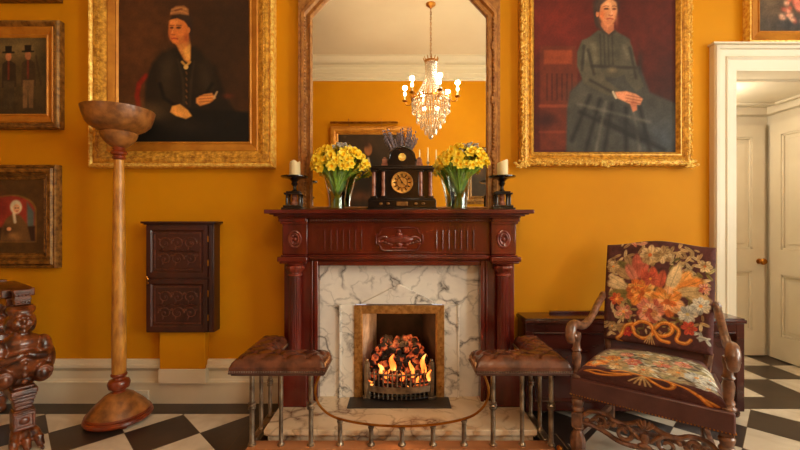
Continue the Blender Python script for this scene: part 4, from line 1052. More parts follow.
# lavender in a low pot behind the clock
LVX = px2(401); lvy = 2.548
t = thing('lavender_pot', 'small pot behind the mantel clock holding dried lavender', 'pot', (LVX, lvy, SZ))
q = MB(); q.lathe([(.024,0),(.026,.02),(.026,.27),(.022,.31),(.026,.335),(.022,.335),(.015,.30),(.0,.29)], n=20); q.build('pot_body', M['black'], t)
rr = random.Random(21)
for k_ in range(46):
    q = MB(); a_ = rr.uniform(-1,1); r_ = rr.uniform(.3,1); y_ = rr.uniform(-.02,.012); z2 = .50+rr.uniform(-.04,.05)-abs(a_)*.03
    p0 = Vector((a_*.012, y_*.4, .31)); p1 = Vector((a_*.125, y_, z2)); d_ = p1-p0
    q.mi = 1; q.tube([p0, p0+d_*.6], .0012, 4); q.mi = 0
    for i in range(6): tt = .55+.09*i; c_ = p0+d_*tt; q.ball(c_, .0052,.0052,.008, 6)
    o = q.build('lavender_sprig', [M['lav'], M['lavs']], None, loc=(LVX, lvy, SZ)); tag(o, 'sprig of dried lavender standing up behind the black clock', 'lavender', 'dried lavender behind the clock')
# candle stands and candles
def candlestand(cx, side, tiltz):
    t = thing('candle_stand', 'black pillared candle stand at the %s end of the shelf' % side, 'candle stand', (cx, 2.455, SZ))
    q = MB(); q.box(-.07,.07,-.055,.055,0,.016); q.box(-.06,.06,-.048,.048,.016,.03); q.build('base', M['black'], t, bevel=.004)
    for x in (-.04,.04):
        for y in (-.03,.03):
            q = MB(); q.lathe([(.011,.03),(.008,.036),(.008,.09),(.011,.096)], (x,y,0), 12); q.build('pillar', M['black'], t)
    q = MB(); q.lathe([(.018,.03),(.022,.045),(.012,.06),(.02,.08),(.012,.096)], n=16); q.build('centre_urn', M['pink'], t)
    q = MB(); q.box(-.056,.056,-.044,.044,.096,.108); q.box(-.045,.045,-.036,.036,.108,.118); q.build('entablature', M['black'], t, bevel=.003)
    q = MB(); q.lathe([(.022,.118),(.012,.13),(.010,.15),(.022,.165),(.016,.178),(.03,.192),(.05,.2),(.078,.204),(.084,.208),(.084,.214),(.07,.212),(.0,.210)], n=32); q.build('dish', M['black'], t)
    c_ = thing('pillar_candle', 'ivory pillar candle on the %s candle stand' % side, 'candle', (cx+.003, 2.455, SZ+.211))
    q = MB(); n0 = 24; pr = [(.033,0),(.034,.004),(.0335,.085)]; q.lathe(pr+[(.030,.092),(.022,.086),(.0,.082)], n=n0)
    v = []
    for (x, y, z) in q.v:
        if z > .07: z += tiltz(math.atan2(y, x))
        v.append((x, y, z))
    q.v = v; q.build('wax_body', M['wax'], c_)
    q = MB(); q.tube([(0,0,.08),(.002,0,.096)], .0015, 5); q.build('wick', M['wick'], c_)
candlestand(px2(294.5), 'left', lambda a_: .008*sin(3*a_)+.002); candlestand(px2(502), 'right', lambda a_: .012*cos(a_)+.006)
# daffodils
def daffodil_head():
    pt = MB()
    for k_ in range(6):
        a_ = k_*PI/3; w_ = .016; L = .036; vs = []; fs = []
        for i in range(6):
            t = i/5; ww = w_*sin(PI*(.14+.82*t))**.8*.95; zz = .004+.010*t*t-.003*(k_ % 2)
            for j in (-1,0,1):
                x = .004+L*t; y = ww*j; vs.append((x*cos(a_)-y*sin(a_), x*sin(a_)+y*cos(a_), zz+(.003 if j else 0)))
        for i in range(5):
            for j in range(2): fs.append((i*3+j, i*3+j+1, i*3+j+4, i*3+j+3))
        pt.add(vs, fs)
    co = MB(); co.lathe([(.004,.0),(.009,.006),(.010,.02),(.0125,.028),(.016,.032),(.0145,.031),(.008,.018),(.0,.008)], n=18, mod=lambda a_, z: 1+.12*sin(9*a_) if z > .026 else 1)
    return pt, co
PT, CO = daffodil_head(); MEH = {}
def bouquet(cx, cy, side, dome, rx, ry, rz, seed, nflow, fill, vase_prof, foc):
    rr = random.Random(seed)
    va = thing('glass_vase', 'clear waisted glass vase of daffodils at the %s of the clock' % side, 'vase', (cx, cy, SZ))
    q = MB(); q.lathe(vase_prof, n=40); q.build('vase_glass', M['glass'], va)
    inn = [(max(r_-.004,0), z) for r_, z in vase_prof if z < .13]
    q = MB(); q.lathe([(0,.012)]+[(r_, max(z,.012)) for r_, z in inn]+[(0,inn[-1][1])], n=32); q.build('water', M['water'], va)
    first = None
    base = Vector((cx, cy, SZ))
    for k_ in range(nflow):
        th = rr.uniform(0, 2*PI); ph = math.acos(1-rr.random()*1.15) if rr.random() < .9 else rr.uniform(0,1)
        d_ = Vector((sin(ph)*cos(th), sin(ph)*sin(th), cos(ph)))
        if d_.y > .25: d_.y = .25+(d_.y-.25)*.3
        p = base+Vector((dome[0]+d_.x*rx, dome[1]+d_.y*ry, dome[2]+d_.z*rz))*1.0
        p += Vector((rr.uniform(-.012,.012), rr.uniform(-.012,.012), rr.uniform(-.012,.012)))
        p.y = min(p.y, 2.545)
        face = (d_+Vector((rr.uniform(-.5,.5), -.55+rr.uniform(-.4,.4), rr.uniform(-.5,.2)))).normalized()
        root = bpy.data.objects.new('daffodil', None); COL.objects.link(root); root.empty_display_size = .02
        root.location = p; root.rotation_mode = 'QUATERNION'; root.rotation_quaternion = face.to_track_quat('Z', 'Y')
        tag(root, 'yellow daffodil bloom in the bunch at the %s of the clock' % side, 'daffodil', 'daffodils in the %s vase' % side)
        if 'p' not in MEH:
            a = PT.build('petals', M['petal'], root); b2 = CO.build('trumpet', M['corona'], root); MEH['p'] = a; MEH['c'] = b2
        else:
            a = MEH['p'].copy(); COL.objects.link(a); a.parent = root; b2 = MEH['c'].copy(); COL.objects.link(b2); b2.parent = root
        s = rr.uniform(.68,.92); root.scale = (s,s,s)
        # stem down into the vase
        M_ = (Matrix.Translation(p) @ root.rotation_quaternion.to_matrix().to_4x4() @ Matrix.Scale(s,4)).inverted()
        fx = -d_.x*foc+rr.uniform(-.01,.01); fy = -d_.y*foc*.5+rr.uniform(-.01,.01)
        neck = base+Vector((d_.x*.055*abs(d_.x)**.2, d_.y*.04, .20)); foot = base+Vector((max(-.036,min(.036,fx)), max(-.03,min(.03,fy)), .016))
        pts = [p-face*.006, p-face*.012+Vector((0,0,-.014)), p*.55+neck*.45+Vector((0,0,.0)), neck, neck*.5+foot*.5, foot]
        pts = [M_ @ v for v in chaikin(pts, 1)]
        q = MB(); q.tube(pts, .0034/s, 6); q.build('stem', M['stem'], root)
    # strap leaves
    for k_ in range(16):
        th = rr.uniform(0, 2*PI); q = MB(); L = rr.uniform(.17,.26); pts = []; vs = []; fs = []
        for i in range(7):
            t = i/6; r_ = .03*(1-2*t)*.6 if t < .5 else (.022+.075*(t-.5)*2*(L/.22))*1
            x, y = (-r_*cos(th) if t < .5 else r_*cos(th)), (-r_*sin(th) if t < .5 else r_*sin(th)*.5)
            x = -.03*cos(th)+(.03+.075)*cos(th)*t; y = (-.02*sin(th)+.06*sin(th)*t)
            w_ = .0075*sin(PI*(.12+.86*t)); z = .016+L*t
            for s_ in (-1,1): vs.append((x-s_*w_*sin(th)*.5+s_*w_*.6, y+s_*w_*cos(th)*.6, z))
        for i in range(6): fs.append((i*2,i*2+1,i*2+3,i*2+2))
        q.add(vs, fs); o = q.build('daffodil_leaf', M['leaf'], None, loc=(cx,cy,SZ))
        tag(o, 'long green daffodil leaf in the vase at the %s of the clock' % side, 'leaf', 'daffodil leaves in the %s vase' % side)
    for k_ in range(fill):
        th = rr.uniform(0, 2*PI); ph = rr.uniform(0,.85)
        d_ = Vector((sin(ph)*cos(th), sin(ph)*sin(th)*.6-.2, cos(ph)))
        off_ = Vector((.02 if side == 'left' else .05, 0, 0))
        p = Vector((dome[0]+d_.x*rx*.75, dome[1]+d_.y*ry, dome[2]+d_.z*rz*1.08+.008))+off_
        q = MB(); q.mi = 1; q.tube([p-Vector((0,0,.07)), p], .0012, 4); q.mi = 0
        for i in range(9): q.ball(p+Vector((rr.uniform(-.014,.014), rr.uniform(-.012,.012), rr.uniform(-.012,.014))), .0065,.0065,.005, 6)
        o = q.build('blossom_sprig', [M['blossom'], M['lavs']], None, loc=(cx,cy,SZ)); tag(o, 'sprig of small greyish white blossom among the daffodils at the %s of the clock' % side, 'blossom', 'white blossom in the %s vase' % side)
vp = [(0,.003),(.050,0),(.054,.006),(.049,.03),(.050,.07),(.058,.12),(.072,.18),(.086,.225),(.088,.232),(.085,.232),(.070,.18),(.056,.12),(.048,.07),(.047,.03),(.046,.012),(0,.012)]
bouquet(px2(337), 2.455, 'left', (.015,-.005,.275), .165, .075, .115, 3, 95, 16, vp, .05)
bouquet(px2(459), 2.455, 'right', (.022,-.005,.285), .14, .075, .105, 9, 78, 12, vp, .05)
# ============================================================ CHEST
t = thing('wooden_chest', 'long low dark wood chest against the wall behind the armchair', 'chest', (1.45, 2.5, 0))
x0, x1, y0, y1, zb, zt = .775, 2.13, 2.41, 2.585, .045, .622
q = MB(); q.box(x0+.01, x1-.01, y0+.02, y1, zb, zt-.03)
for a, b2 in ((x0,x0+.05),(1.36,1.40),(x1-.05,x1)): q.box(a, b2, y0, y0+.03, zb, zt-.03)
q.box(x0+.045, x1-.045, y0+.003, y0+.028, zb+.002, zb+.06); q.box(x0+.045, x1-.045, y0+.003, y0+.028, zt-.085, zt-.032)
for xx in (x0+.003, x1-.033): q.box(xx, xx+.03, y0+.028, y1, zb+.002, zt-.032)
q.build('chest_body', M['chest'], t, world=True, bevel=.004)
q = MB(); q.box(x0-.006, x1+.006, y0-.012, y1, zt-.03, zt-.008); q.box(x0, x1, y0-.004, y1, zt-.008, zt)
q.build('lid', M['chest'], t, world=True, bevel=.004)
q = MB(); q.box(.98, 1.98, y1-.045, y1-.02, zt, zt+.016); q.build('back_ledge', M['chest'], t, world=True, bevel=.002)
for (a, b2) in ((x0+.05,1.36),(1.40,x1-.05)):
    q = MB(); q.frame(a, b2, zb+.06, zt-.085, [(0,y0+.002),(.006,y0-.004),(.014,y0+.006),(.02,y0+.021)]); q.box(a+.02, b2-.02, y0+.018, y0+.024, .30, .312); q.build('panel_moulding', M['chest'], t, world=True)
for x in (x0+.03, x1-.03):
    for y in (y0+.035, y1-.03):
        q = MB(); q.lathe([(.016,0),(.024,.01),(.026,.03),(.02,.045)], (x,y,0), 16); q.build('foot', M['chest'], t, world=True)

# ============================================================ ARMCHAIR
TH = .659; ch = thing('armchair', 'carved walnut armchair with floral needlework seat and back, right of the fireplace', 'armchair', (1.101, 1.759, 0), -TH)
def turned(x, y, segs, nm, m_='chairwood', n=24, mod=None):
    q = MB(); q.lathe(segs, (x,y,0), n, mod=mod); return q.build(nm, M[m_], ch)
for s in (-1,1):
    q = MB()
    q.box(s*.287-.024, s*.287+.024, .006, .054, .335, .36)
    q.lathe([(.0,.0),(.026,0),(.034,.012),(.036,.03),(.030,.05),(.022,.058),(.03,.066),(.034,.085),(.036,.12),(.028,.155),(.017,.175),(.028,.185),(.030,.192),(.02,.2)], (s*.287,.03,0), 24, mod=lambda a_, z: 1+.09*cos(8*a_) if .05 < z < .16 else 1)
    q.box(s*.287-.025, s*.287+.025, .005, .055, .195, .265)
    q.lathe([(.018,.262),(.026,.27),(.03,.28),(.022,.292),(.028,.31),(.030,.322),(.022,.334)], (s*.287,.03,0), 24)
    q.build('front_leg', M['chairwood'], ch, bevel=.003)
    q = MB(); q.tube([(s*.225,.56,0),(s*.222,.53,.06),(s*.218,.515,.2),(s*.216,.505,.36),(s*.222,.50,.45),(s*.235,.505,.54)], [.022,.022,.021,.022,.022,.02], 8)
    q.build('rear_leg', M['chairwood'], ch)
    # arm post
    q = MB(); q.lathe([(.026,.440),(.028,.45),(.02,.458),(.024,.47),(.017,.485),(.02,.51),(.0225,.54),(.017,.565),(.024,.575),(.018,.585),(.016,.61),(.022,.64),(.02,.66)], (s*.292,.028,0), 20); q.build('arm_post', M['chairwood'], ch)
    # arm with rolled hand
    pth = [(s*.262,.575,.775),(s*.268,.53,.768),(s*.277,.46,.738),(s*.287,.38,.69),(s*.295,.29,.658),(s*.300,.20,.655),(s*.303,.12,.676),(s*.304,.05,.697),(s*.304,.0,.70),(s*.304,-.032,.686),(s*.304,-.046,.66),(s*.304,-.036,.636),(s*.304,-.016,.630),(s*.304,-.006,.645)]
    rd = [.015,.018,.019,.018,.018,.019,.021,.023,.025,.025,.023,.021,.017,.011]
    pc = chaikin(pth, 1); rc = list(np.interp(np.linspace(0,1,len(pc)), np.linspace(0,1,len(rd)), rd))
    q = MB(); q.tube(pc, rc, 14); q.ball((s*.304,-.018,.655), .027,.018,.018, 12)
    for k_ in (-1,0,1): q.tube([tuple(Vector(p)+Vector((k_*.013,-.004 if i > 15 else 0,.5*0+rc[i]*.86 if i < 16 else .0))) for i, p in enumerate(pc[8:18])], .0035, 5)
    q.ball((s*.264,.560,.772), .026,.022,.028,10)
    q.build('arm', M['chairwood'], ch)
    # side stretcher
    q = MB(); a = Vector((s*.222,.52,.13)); b2 = Vector((s*.285,.04,.145)); dd = (b2-a).normalized(); w_ = Vector((dd.y,-dd.x,0))*.012
    vs = []
    for p in (a, b2):
        for e, f_ in ((-1,-1),(1,-1),(1,1),(-1,1)): vs.append(p+w_*e+Vector((0,0,.013*f_)))
    q.add(vs, [(0,1,2,3),(7,6,5,4),(0,4,5,1),(1,5,6,2),(2,6,7,3),(3,7,4,0)]); q.build('side_stretcher', M['chairwood'], ch, bevel=.002)
q = MB(); q.tube([(-.25,.28,.137),(.25,.28,.137)], .013, 8); q.build('cross_stretcher', M['chairwood'], ch)
q = MB(); q.box(-.215,.215,.49,.515,.30,.335); q.build('rear_stretcher', M['chairwood'], ch, bevel=.003)
# upholstered rail
q = MB(); zr0, zr1 = .348, .442
rv = [(-.315,-.004),(.315,-.004),(.262,.50),(-.262,.50)]
q.add([(x,y,zr0) for x,y in rv]+[(x,y,zr1) for x,y in rv], [(3,2,1,0),(4,5,6,7),(0,1,5,4),(1,2,6,5),(2,3,7,6),(3,0,4,7)])
q.build('seat_rail', M['chairlea'], ch, bevel=.008)
q = MB()
for (xa,ya),(xb,yb) in zip(rv, rv[1:]+rv[:1]):
    L = math.hypot(xb-xa, yb-ya); k_ = int(L/.0125); nx_, ny_ = ((yb-ya)/L, -(xb-xa)/L)
    for i in range(k_):
        t_ = (i+.5)/k_; q.ball((xa+(xb-xa)*t_+nx_*.001, ya+(yb-ya)*t_+ny_*.001, .357), .0036,.0036,.0036,6)
q.build('nail_trim', M['brass'], ch)
# carved front stretcher: scrolls and a central palmette
q = MB(); y = .03
def scroll(cx, cz, r0, sg, st, t0=.012, turns=2.4, n=26, fx=1):
    pts = []; rd = []
    for i in range(n):
        tt = i/(n-1); a_ = st+sg*turns*PI*tt; r_ = r0*(1-.78*tt)
        pts.append((cx+fx*r_*cos(a_), y-.006*tt, cz+r_*sin(a_))); rd.append(t0*(1-.45*tt))
    q.tube(pts, rd, 8)
for s in (-1,1):
    scroll(s*.085, .222, .042, s*1, PI/2, fx=1); scroll(s*.185, .25, .030, -s*1, -PI/2, .010)
    q.tube(chaikin([(s*.262,y,.25),(s*.23,y,.285),(s*.17,y,.292),(s*.12,y,.262),(s*.06,y,.27),(s*.02,y,.295)], 2), .012, 8)
    q.tube(chaikin([(s*.262,y,.215),(s*.21,y,.215),(s*.16,y,.20),(s*.11,y,.175),(s*.05,y,.172),(0,y,.18)], 2), .012, 8)
    for k_ in range(5): q.ball((s*(.245-.03*k_), y-.004, .235+.012*sin(k_*2)), .017,.012,.011,8, Matrix.Rotation(.7*s,3,'Y'))
    for k_ in range(4): q.ball((s*(.03+.012*k_), y-.006, .225+.012*k_), .02-.003*k_,.012,.009,8, Matrix.Rotation(-s*(.9),3,'Y'))
for k_ in range(5): a_ = PI/2+(k_-2)*.42; q.ball((.028*cos(a_), y-.008, .262+.030*sin(a_)), .009,.011,.024,8, Matrix.Rotation(-(a_-PI/2),3,'Y'))
q.ball((0,y-.006,.225), .022,.014,.026,10); q.ball((0,y-.006,.19), .03,.013,.014,10)
q.build('carved_stretcher', M['chairwood'], ch)
# --- tapestry painting helpers
OR_ = [(222,140,62),(232,164,84),(204,108,52)]; PK = [(204,124,100),(190,98,78),(222,160,130)]; CRM = [(196,164,112),(170,136,92),(214,188,140)]; GRN = [(134,118,62),(112,100,56),(156,138,84)]; WH = [(206,206,192),(180,180,172),(226,218,196)]
tr_ = random.Random(77)
def leafp(P, x, y, L, ang, cols, w_=.28):
    c_ = tr_.choice(cols); a = math.radians(ang); P.ell(x+cos(a)*L/2, y-sin(a)*L/2, L/2, L*w_/2*1.3, c_, .3, -ang)
    P.line([(x,y),(x+cos(a)*L, y-sin(a)*L)], .5, tuple(int(v*.6) for v in c_), .6, .7)
def flow(P, x, y, r, n, cols, core=None, lay=2):
    for l_ in range(lay):
        rr_ = r*(1-.42*l_)
        for i in range(n):
            a = 360*i/n+l_*180/n+tr_.uniform(-8,8); leafp(P, x+cos(math.radians(a))*rr_*.15, y-sin(math.radians(a))*rr_*.15, rr_*.95, a, cols, .55)
    P.ell(x, y, r*.2, r*.2, core or tr_.choice(OR_), .3)
def ribbon(P, pts, w_=2.6, c_=(206,118,42)):
    P.line([tuple(p) for p in chaikin([(x,y,0) for x,y in pts],3)] if False else [(v.x,v.y) for v in chaikin([(x,y,0) for x,y in pts],3)], w_, c_, .8)
    P.line([(v.x,v.y-.5) for v in chaikin([(x,y,0) for x,y in pts],3)], w_*.35, (236,176,92), .8)
# back: painted over u 0..100 (left to right) and v 0..105 (top to bottom)
P = Paint(0, 100, 0, 105, 230, 240, (84,48,46))
def cv(x, y): u_ = (x-22)/408; v_ = (y-(45+15*u_))/((395+83*u_)-(45+15*u_)); return u_*100, v_*105
for x, y, cols in ((105,95,CRM),(90,60,CRM),(75,110,CRM),(60,150,CRM),(70,180,GRN),(55,210,CRM),(90,190,GRN),(60,290,CRM),(50,340,CRM),(55,370,CRM),(80,350,GRN),(95,320,CRM),(170,75,CRM),(165,120,GRN),(150,60,PK),(265,75,CRM),(300,90,CRM),(330,105,CRM),(350,80,CRM),(370,110,CRM),(395,130,CRM),(400,160,GRN),(380,190,CRM),(395,215,PK),(375,240,GRN),(350,270,GRN),(320,290,CRM),(400,250,CRM),(340,345,GRN),(390,350,CRM),(385,390,WH),(400,410,WH),(330,130,CRM),(290,130,GRN),(215,150,GRN),(60,120,CRM),(50,100,CRM),(120,230,GRN),(110,260,GRN),(130,290,GRN),(240,330,GRN),(300,340,GRN),(70,240,GRN),(330,230,GRN),(280,100,CRM),(310,70,CRM),(345,150,CRM),(365,165,GRN)):
    u_, v_ = cv(x, y)
    for k_ in range(4): leafp(P, u_+tr_.uniform(-2,2), v_+tr_.uniform(-2,2), tr_.uniform(5,9), tr_.uniform(0,360), cols)
for k_ in range(190):
    a = tr_.uniform(0, 2*PI); u_, v_ = 50+41*cos(a)*tr_.uniform(.72,1.03), 51+42*sin(a)*tr_.uniform(.72,1.03)
    leafp(P, u_, v_, tr_.uniform(3,5.6), tr_.uniform(0,360), CRM+CRM+GRN+[(200,140,96)])
for (x, y, L, a, cols) in ((150,185,26,112,CRM),(140,180,24,130,GRN),(155,170,22,95,PK),(130,180,20,145,CRM),(165,185,22,75,PK),(150,190,20,120,PK),(235,235,20,90,GRN),(225,215,20,100,[(192,88,62)]),(240,220,18,80,[(196,92,66)]),(265,235,24,60,OR_),(280,230,26,50,OR_),(290,235,26,38,OR_),(275,225,26,72,CRM),(305,225,24,28,OR_),(300,240,22,15,CRM),(120,215,22,165,CRM),(130,235,22,185,GRN),(110,205,20,150,CRM),(340,250,20,-10,CRM),(120,350,16,200,CRM),(200,210,18,110,[(196,92,66)])):
    u_, v_ = cv(x, y); leafp(P, u_, v_, L, a, cols, .34)
def F_(x, y, r, n, cols, core=None, lay=2): u_, v_ = cv(x, y); flow(P, u_, v_, r, n, cols, core, lay)
F_(200,100,9,8,CRM); F_(247,100,8,8,CRM,(150,120,80)); F_(175,235,14,9,OR_+[(240,184,104)],(190,96,40),3); F_(268,270,14,9,OR_+[(236,176,120)],(196,100,50),3); F_(208,300,12,11,PK+[(226,176,140),(216,150,96)],(176,80,60),3); F_(205,185,7,6,[(198,96,70),(186,80,60)])
F_(385,288,8,8,WH); F_(342,318,8,8,WH,(200,180,120)); F_(348,370,6.5,6,[(206,84,62)]); F_(75,252,6.5,6,[(200,84,50),(216,120,60)]); F_(105,300,8,7,CRM+PK); F_(122,372,5,6,[(190,60,50)]); F_(55,130,6,7,CRM); F_(395,135,6,6,CRM); F_(60,350,5,6,CRM); F_(395,222,5,5,PK); F_(150,210,7,6,OR_)
for pts in ([(140,350),(150,385),(190,405),(225,385),(215,350),(175,335),(145,350)],[(225,380),(255,400),(295,385),(285,350),(250,345),(230,365)],[(140,345),(110,350),(100,385),(75,395),(100,410)],[(290,355),(320,380),(300,415),(340,430),(355,415)],[(225,375),(245,410),(280,420)]): ribbon(P, [cv(*p_) for p_ in pts], 3.4)
for a_ in (-30,-18,-6,8,20): u_, v_ = cv(212,385); P.line([(u_,v_),(u_+sin(math.radians(a_))*11, v_+cos(math.radians(a_))*11)], 1, (196,160,104), .7)
P.grain(.16)
U = P.X/100; V = 1-P.Y/105
hw = .25+.018*V; cam = .032*np.cos((U-.5)*PI)**2*V**3
edge = np.minimum(np.minimum(U, 1-U)*.52, np.minimum(V, 1-V)*.6); e = np.clip(edge/.03, 0, 1); bul = .024*np.sqrt(1-(1-e)**2)+.012*np.sin(PI*U)*np.sin(PI*V)
Zp = .535+(.538)*V+cam; Yp = .477+.223*V-.018*np.sin(PI*V)-bul
pos = np.stack([(U-.5)*2*hw, Yp, Zp], -1)
back = grid_obj('backrest', P, pos, M['tapestry'], ch, world=False)
# back frame / outside back
q = MB(); vs = []; n = 24
for layer in (0, .035):
    for i in range(n+1): u_ = i/n; vs.append(((u_-.5)*.536, .70+layer, 1.073+.032*cos((u_-.5)*PI)**2))
    for i in range(n+1): u_ = 1-i/n; vs.append(((u_-.5)*.50, .477+layer, .535))
k_ = 2*(n+1); q.add(vs, [tuple(range(k_, 2*k_))]+[(i, (i+1) % k_, (i+1) % k_+k_, i+k_) for i in range(k_)])
q.build('outside_back', M['chairlea'], ch, smooth=40)
q = MB(); q.add([(-.24,.475,.44),(.24,.475,.44),(.245,.50,.545),(-.245,.50,.545),(-.24,.50,.44),(.24,.50,.44),(.245,.525,.545),(-.245,.525,.545)], [(0,1,2,3),(7,6,5,4),(3,2,6,7),(0,3,7,4),(1,5,6,2)]); q.build('lower_back_rail', M['chairlea'], ch, bevel=.004)
# seat
P = Paint(0, 100, 0, 100, 230, 220, (88,52,50))
P.ell(54,38,47,34,(150,138,104),.3)
for k_ in range(260):
    a = tr_.uniform(0, 2*PI); r_ = tr_.random()**.5; x, y = 54+45*cos(a)*r_, 38+32*sin(a)*r_
    leafp(P, x, y, tr_.uniform(5,11), tr_.uniform(-60,60)+tr_.choice((0,180)), [(190,178,132),(150,146,104),(206,198,166),(176,150,116),(206,206,190),(104,92,80),(98,84,66)], .26)
for x, y, r, cols in ((38,46,7,PK),(60,40,7,PK+CRM),(48,58,7,CRM),(72,50,8,CRM),(84,52,8,WH),(90,66,8,WH),(28,56,8,CRM),(22,44,6,OR_),(30,30,6,PK),(76,30,7,PK),(60,22,6,CRM),(44,26,6,CRM),(16,56,5,OR_),(10,62,6,OR_),(93,50,5,WH)): flow(P, x, y, r, 7, cols)
for k_ in range(16): leafp(P, 4+tr_.uniform(0,14), 64-tr_.uniform(0,24), 7, tr_.uniform(0,360), OR_+CRM)
for pts in ([(8,84),(16,78),(24,82),(34,78),(42,72)],[(8,84),(18,88),(30,84),(40,76)],[(28,74),(34,66),(42,68),(48,72)],[(50,74),(58,86),(66,90),(70,80),(64,72),(54,72)],[(66,74),(78,80),(84,90),(94,97)],[(84,88),(88,96),(90,99)]): ribbon(P, pts, 3.6)
for a_ in (-34,-20,-8,6,18): P.line([(49,74),(49+sin(math.radians(a_))*17, 74+cos(math.radians(a_))*18)], 1.5, (206,176,122), .8)
P.grain(.16)
U = P.X/100; V = 1-P.Y/100           # V 0 front .. 1 back
f1_ = np.clip(V/.34, 0, 1); f2_ = np.clip((V-.34)/.66, 0, 1)
yy = .012-.014*np.sin(f1_*PI/2*1.2)+f1_**3*.02+f2_*.455
zz_ = .078*np.sin(f1_*PI/2)**.9+.016*np.sin(f2_*PI)-.012*f2_
ed = np.clip(np.minimum(U, 1-U)/.10, 0, 1); hh = np.sqrt(1-(1-ed)**2)
Z = .440+zz_*(.12+.88*hh)*(.86+.14*np.sin(PI*U))
hw = .292-.052*f2_-.006*f1_
grid_obj('seat', P, np.stack([(U-.5)*2*hw, yy, Z], -1), M['tapestry'], ch, world=False)

# ============================================================ CARVED TABLE at the far left
ct = thing('carved_table', 'dark carved table end on a figure leg with paw foot at the left edge', 'table', (-2.07, 2.13, 0), .95)
def figleg(yo, flip):
    R = Matrix.Rotation(PI if flip else 0, 3, 'Z'); kx = .80
    T = lambda x, y, z: ((R @ Vector((x*kx,y*kx,z))).x, yo+(R @ Vector((x*kx,y*kx,z))).y, z)
    def B(q, c, rx, ry, rz, rot=None): q.ball(T(*c), rx*kx, ry*kx, rz, n=18, rot=(R @ rot) if rot else R)
    def BX(q, *a):
        n0 = len(q.v); q.box(*a)
        for i in range(n0, len(q.v)): q.v[i] = T(*q.v[i])
    q = MB()
    B(q,(0,-.01,.69),.064,.062,.075); B(q,(0,-.045,.662),.05,.036,.042); B(q,(0,-.088,.683),.012,.014,.017); B(q,(-.034,-.066,.668),.022,.018,.020); B(q,(.034,-.066,.668),.022,.018,.020)
    B(q,(0,-.055,.728),.052,.028,.022); B(q,(0,-.083,.655),.022,.010,.007); B(q,(0,-.078,.645),.018,.010,.006); B(q,(0,-.074,.628),.022,.016,.012)
    for s in (-1,1):
        B(q,(s*.025,-.074,.695),.012,.008,.007); B(q,(s*.027,-.078,.711),.020,.008,.005); B(q,(s*.066,-.02,.675),.010,.014,.02)
        B(q,(s*.032,.0,.738),.045,.055,.030); B(q,(s*.058,.02,.66),.026,.04,.05)
    B(q,(0,0,.60),.055,.05,.045)
    B(q,(0,0,.55),.115,.085,.062); B(q,(0,-.02,.46),.125,.095,.095)
    for s in (-1,1):
        B(q,(s*.11,-.02,.525),.05,.06,.065); B(q,(s*.13,-.03,.46),.045,.055,.085)
        q.tube([T(s*.13,-.05,.50),T(s*.10,-.10,.485),T(s*.04,-.115,.50),T(s*.005,-.115,.515)], [.028*kx,.026*kx,.022*kx,.018*kx], 12)
        B(q,(s*.095,-.055,.395),.064,.062,.062); B(q,(s*.095,-.105,.39),.030,.022,.032)
        pts = [T(s*(.095+.045*(1-i/26)*cos(i*.55)), -.108, .39+.045*(1-i/26)*sin(i*.55)) for i in range(22)]
        q.tube(pts, [.0085*(1-.4*i/22) for i in range(22)], 8)
    for k_ in range(4): B(q,(0,-.112+.004*k_,.465-.034*k_),.018,.014,.014)
    B(q,(0,0,.36),.09,.07,.04)
    q.build('carved_figure', M['walnutd'], ct, remesh=.0055)
    q = MB(); BX(q,-.04,.04,-.05,.03,.77,.835); BX(q,-.047,.047,-.057,.035,.835,.85); BX(q,-.044,.044,-.054,.032,.795,.805)
    for i in range(5): q.ball(T(-.034+.017*i,-.052,.782), .007,.006,.008,8); q.ball(T(-.034+.017*i,-.052,.82), .007,.006,.007,8)
    q.build('capital_block', M['walnut'], ct, bevel=.003)
    q = MB()
    for hw, z0, z1_ in ((.056,.322,.338),(.068,.292,.322),(.064,.275,.292),(.057,.255,.275),(.051,.232,.255),(.046,.212,.232),(.054,.200,.212)): BX(q,-hw,hw,-hw*.95-.04,hw*.95-.04,z0,z1_)
    q.build('moulded_collar', M['walnut'], ct, bevel=.006)
    q = MB(); BX(q,-.056,.056,-.095,.005,.105,.20)
    n0 = len(q.v); q.frame(-.054,.054,.108,.196,[(0,-.096),(.002,-.106),(.012,-.106),(.016,-.096)])
    for i in range(n0, len(q.v)): q.v[i] = T(*q.v[i])
    q.ball(T(0,-.096,.152), .024,.010,.020,12, R)
    q.build('panelled_block', M['walnut'], ct, bevel=.002)
    F0 = T; T = lambda x, y, z: F0(x, y-.04, z)
    q = MB(); B(q,(0,.0,.075),.066,.06,.055)
    for k_, x in enumerate((-.056,0,.056)):
        q.tube([T(x*.7,-.02,.10),T(x*.9,-.07,.085),T(x*1.1,-.105,.05),T(x*1.2,-.14,.022)], [.026*kx,.027*kx,.026*kx,.020*kx], 12)
        B(q,(x*1.12,-.108,.06),.026,.022,.020); B(q,(x*1.25,-.155,.012),.010,.02,.012)
    B(q,(0,.045,.035),.055,.045,.035)
    q.build('paw_foot', M['walnutd'], ct, remesh=.0045)
figleg(0, False); figleg(.60, True)
q = MB(); q.box(-.07, .07, .06, .54, .80, .845); q.box(-.05, .05, .05, .55, .75, .80); q.build('table_top', M['walnut'], ct, bevel=.006)
q = MB(); q.box(-.03, .03, .05, .55, .225, .265); q.box(-.018, .018, .05, .55, .265, .285); q.build('stretcher', M['walnut'], ct, bevel=.005)

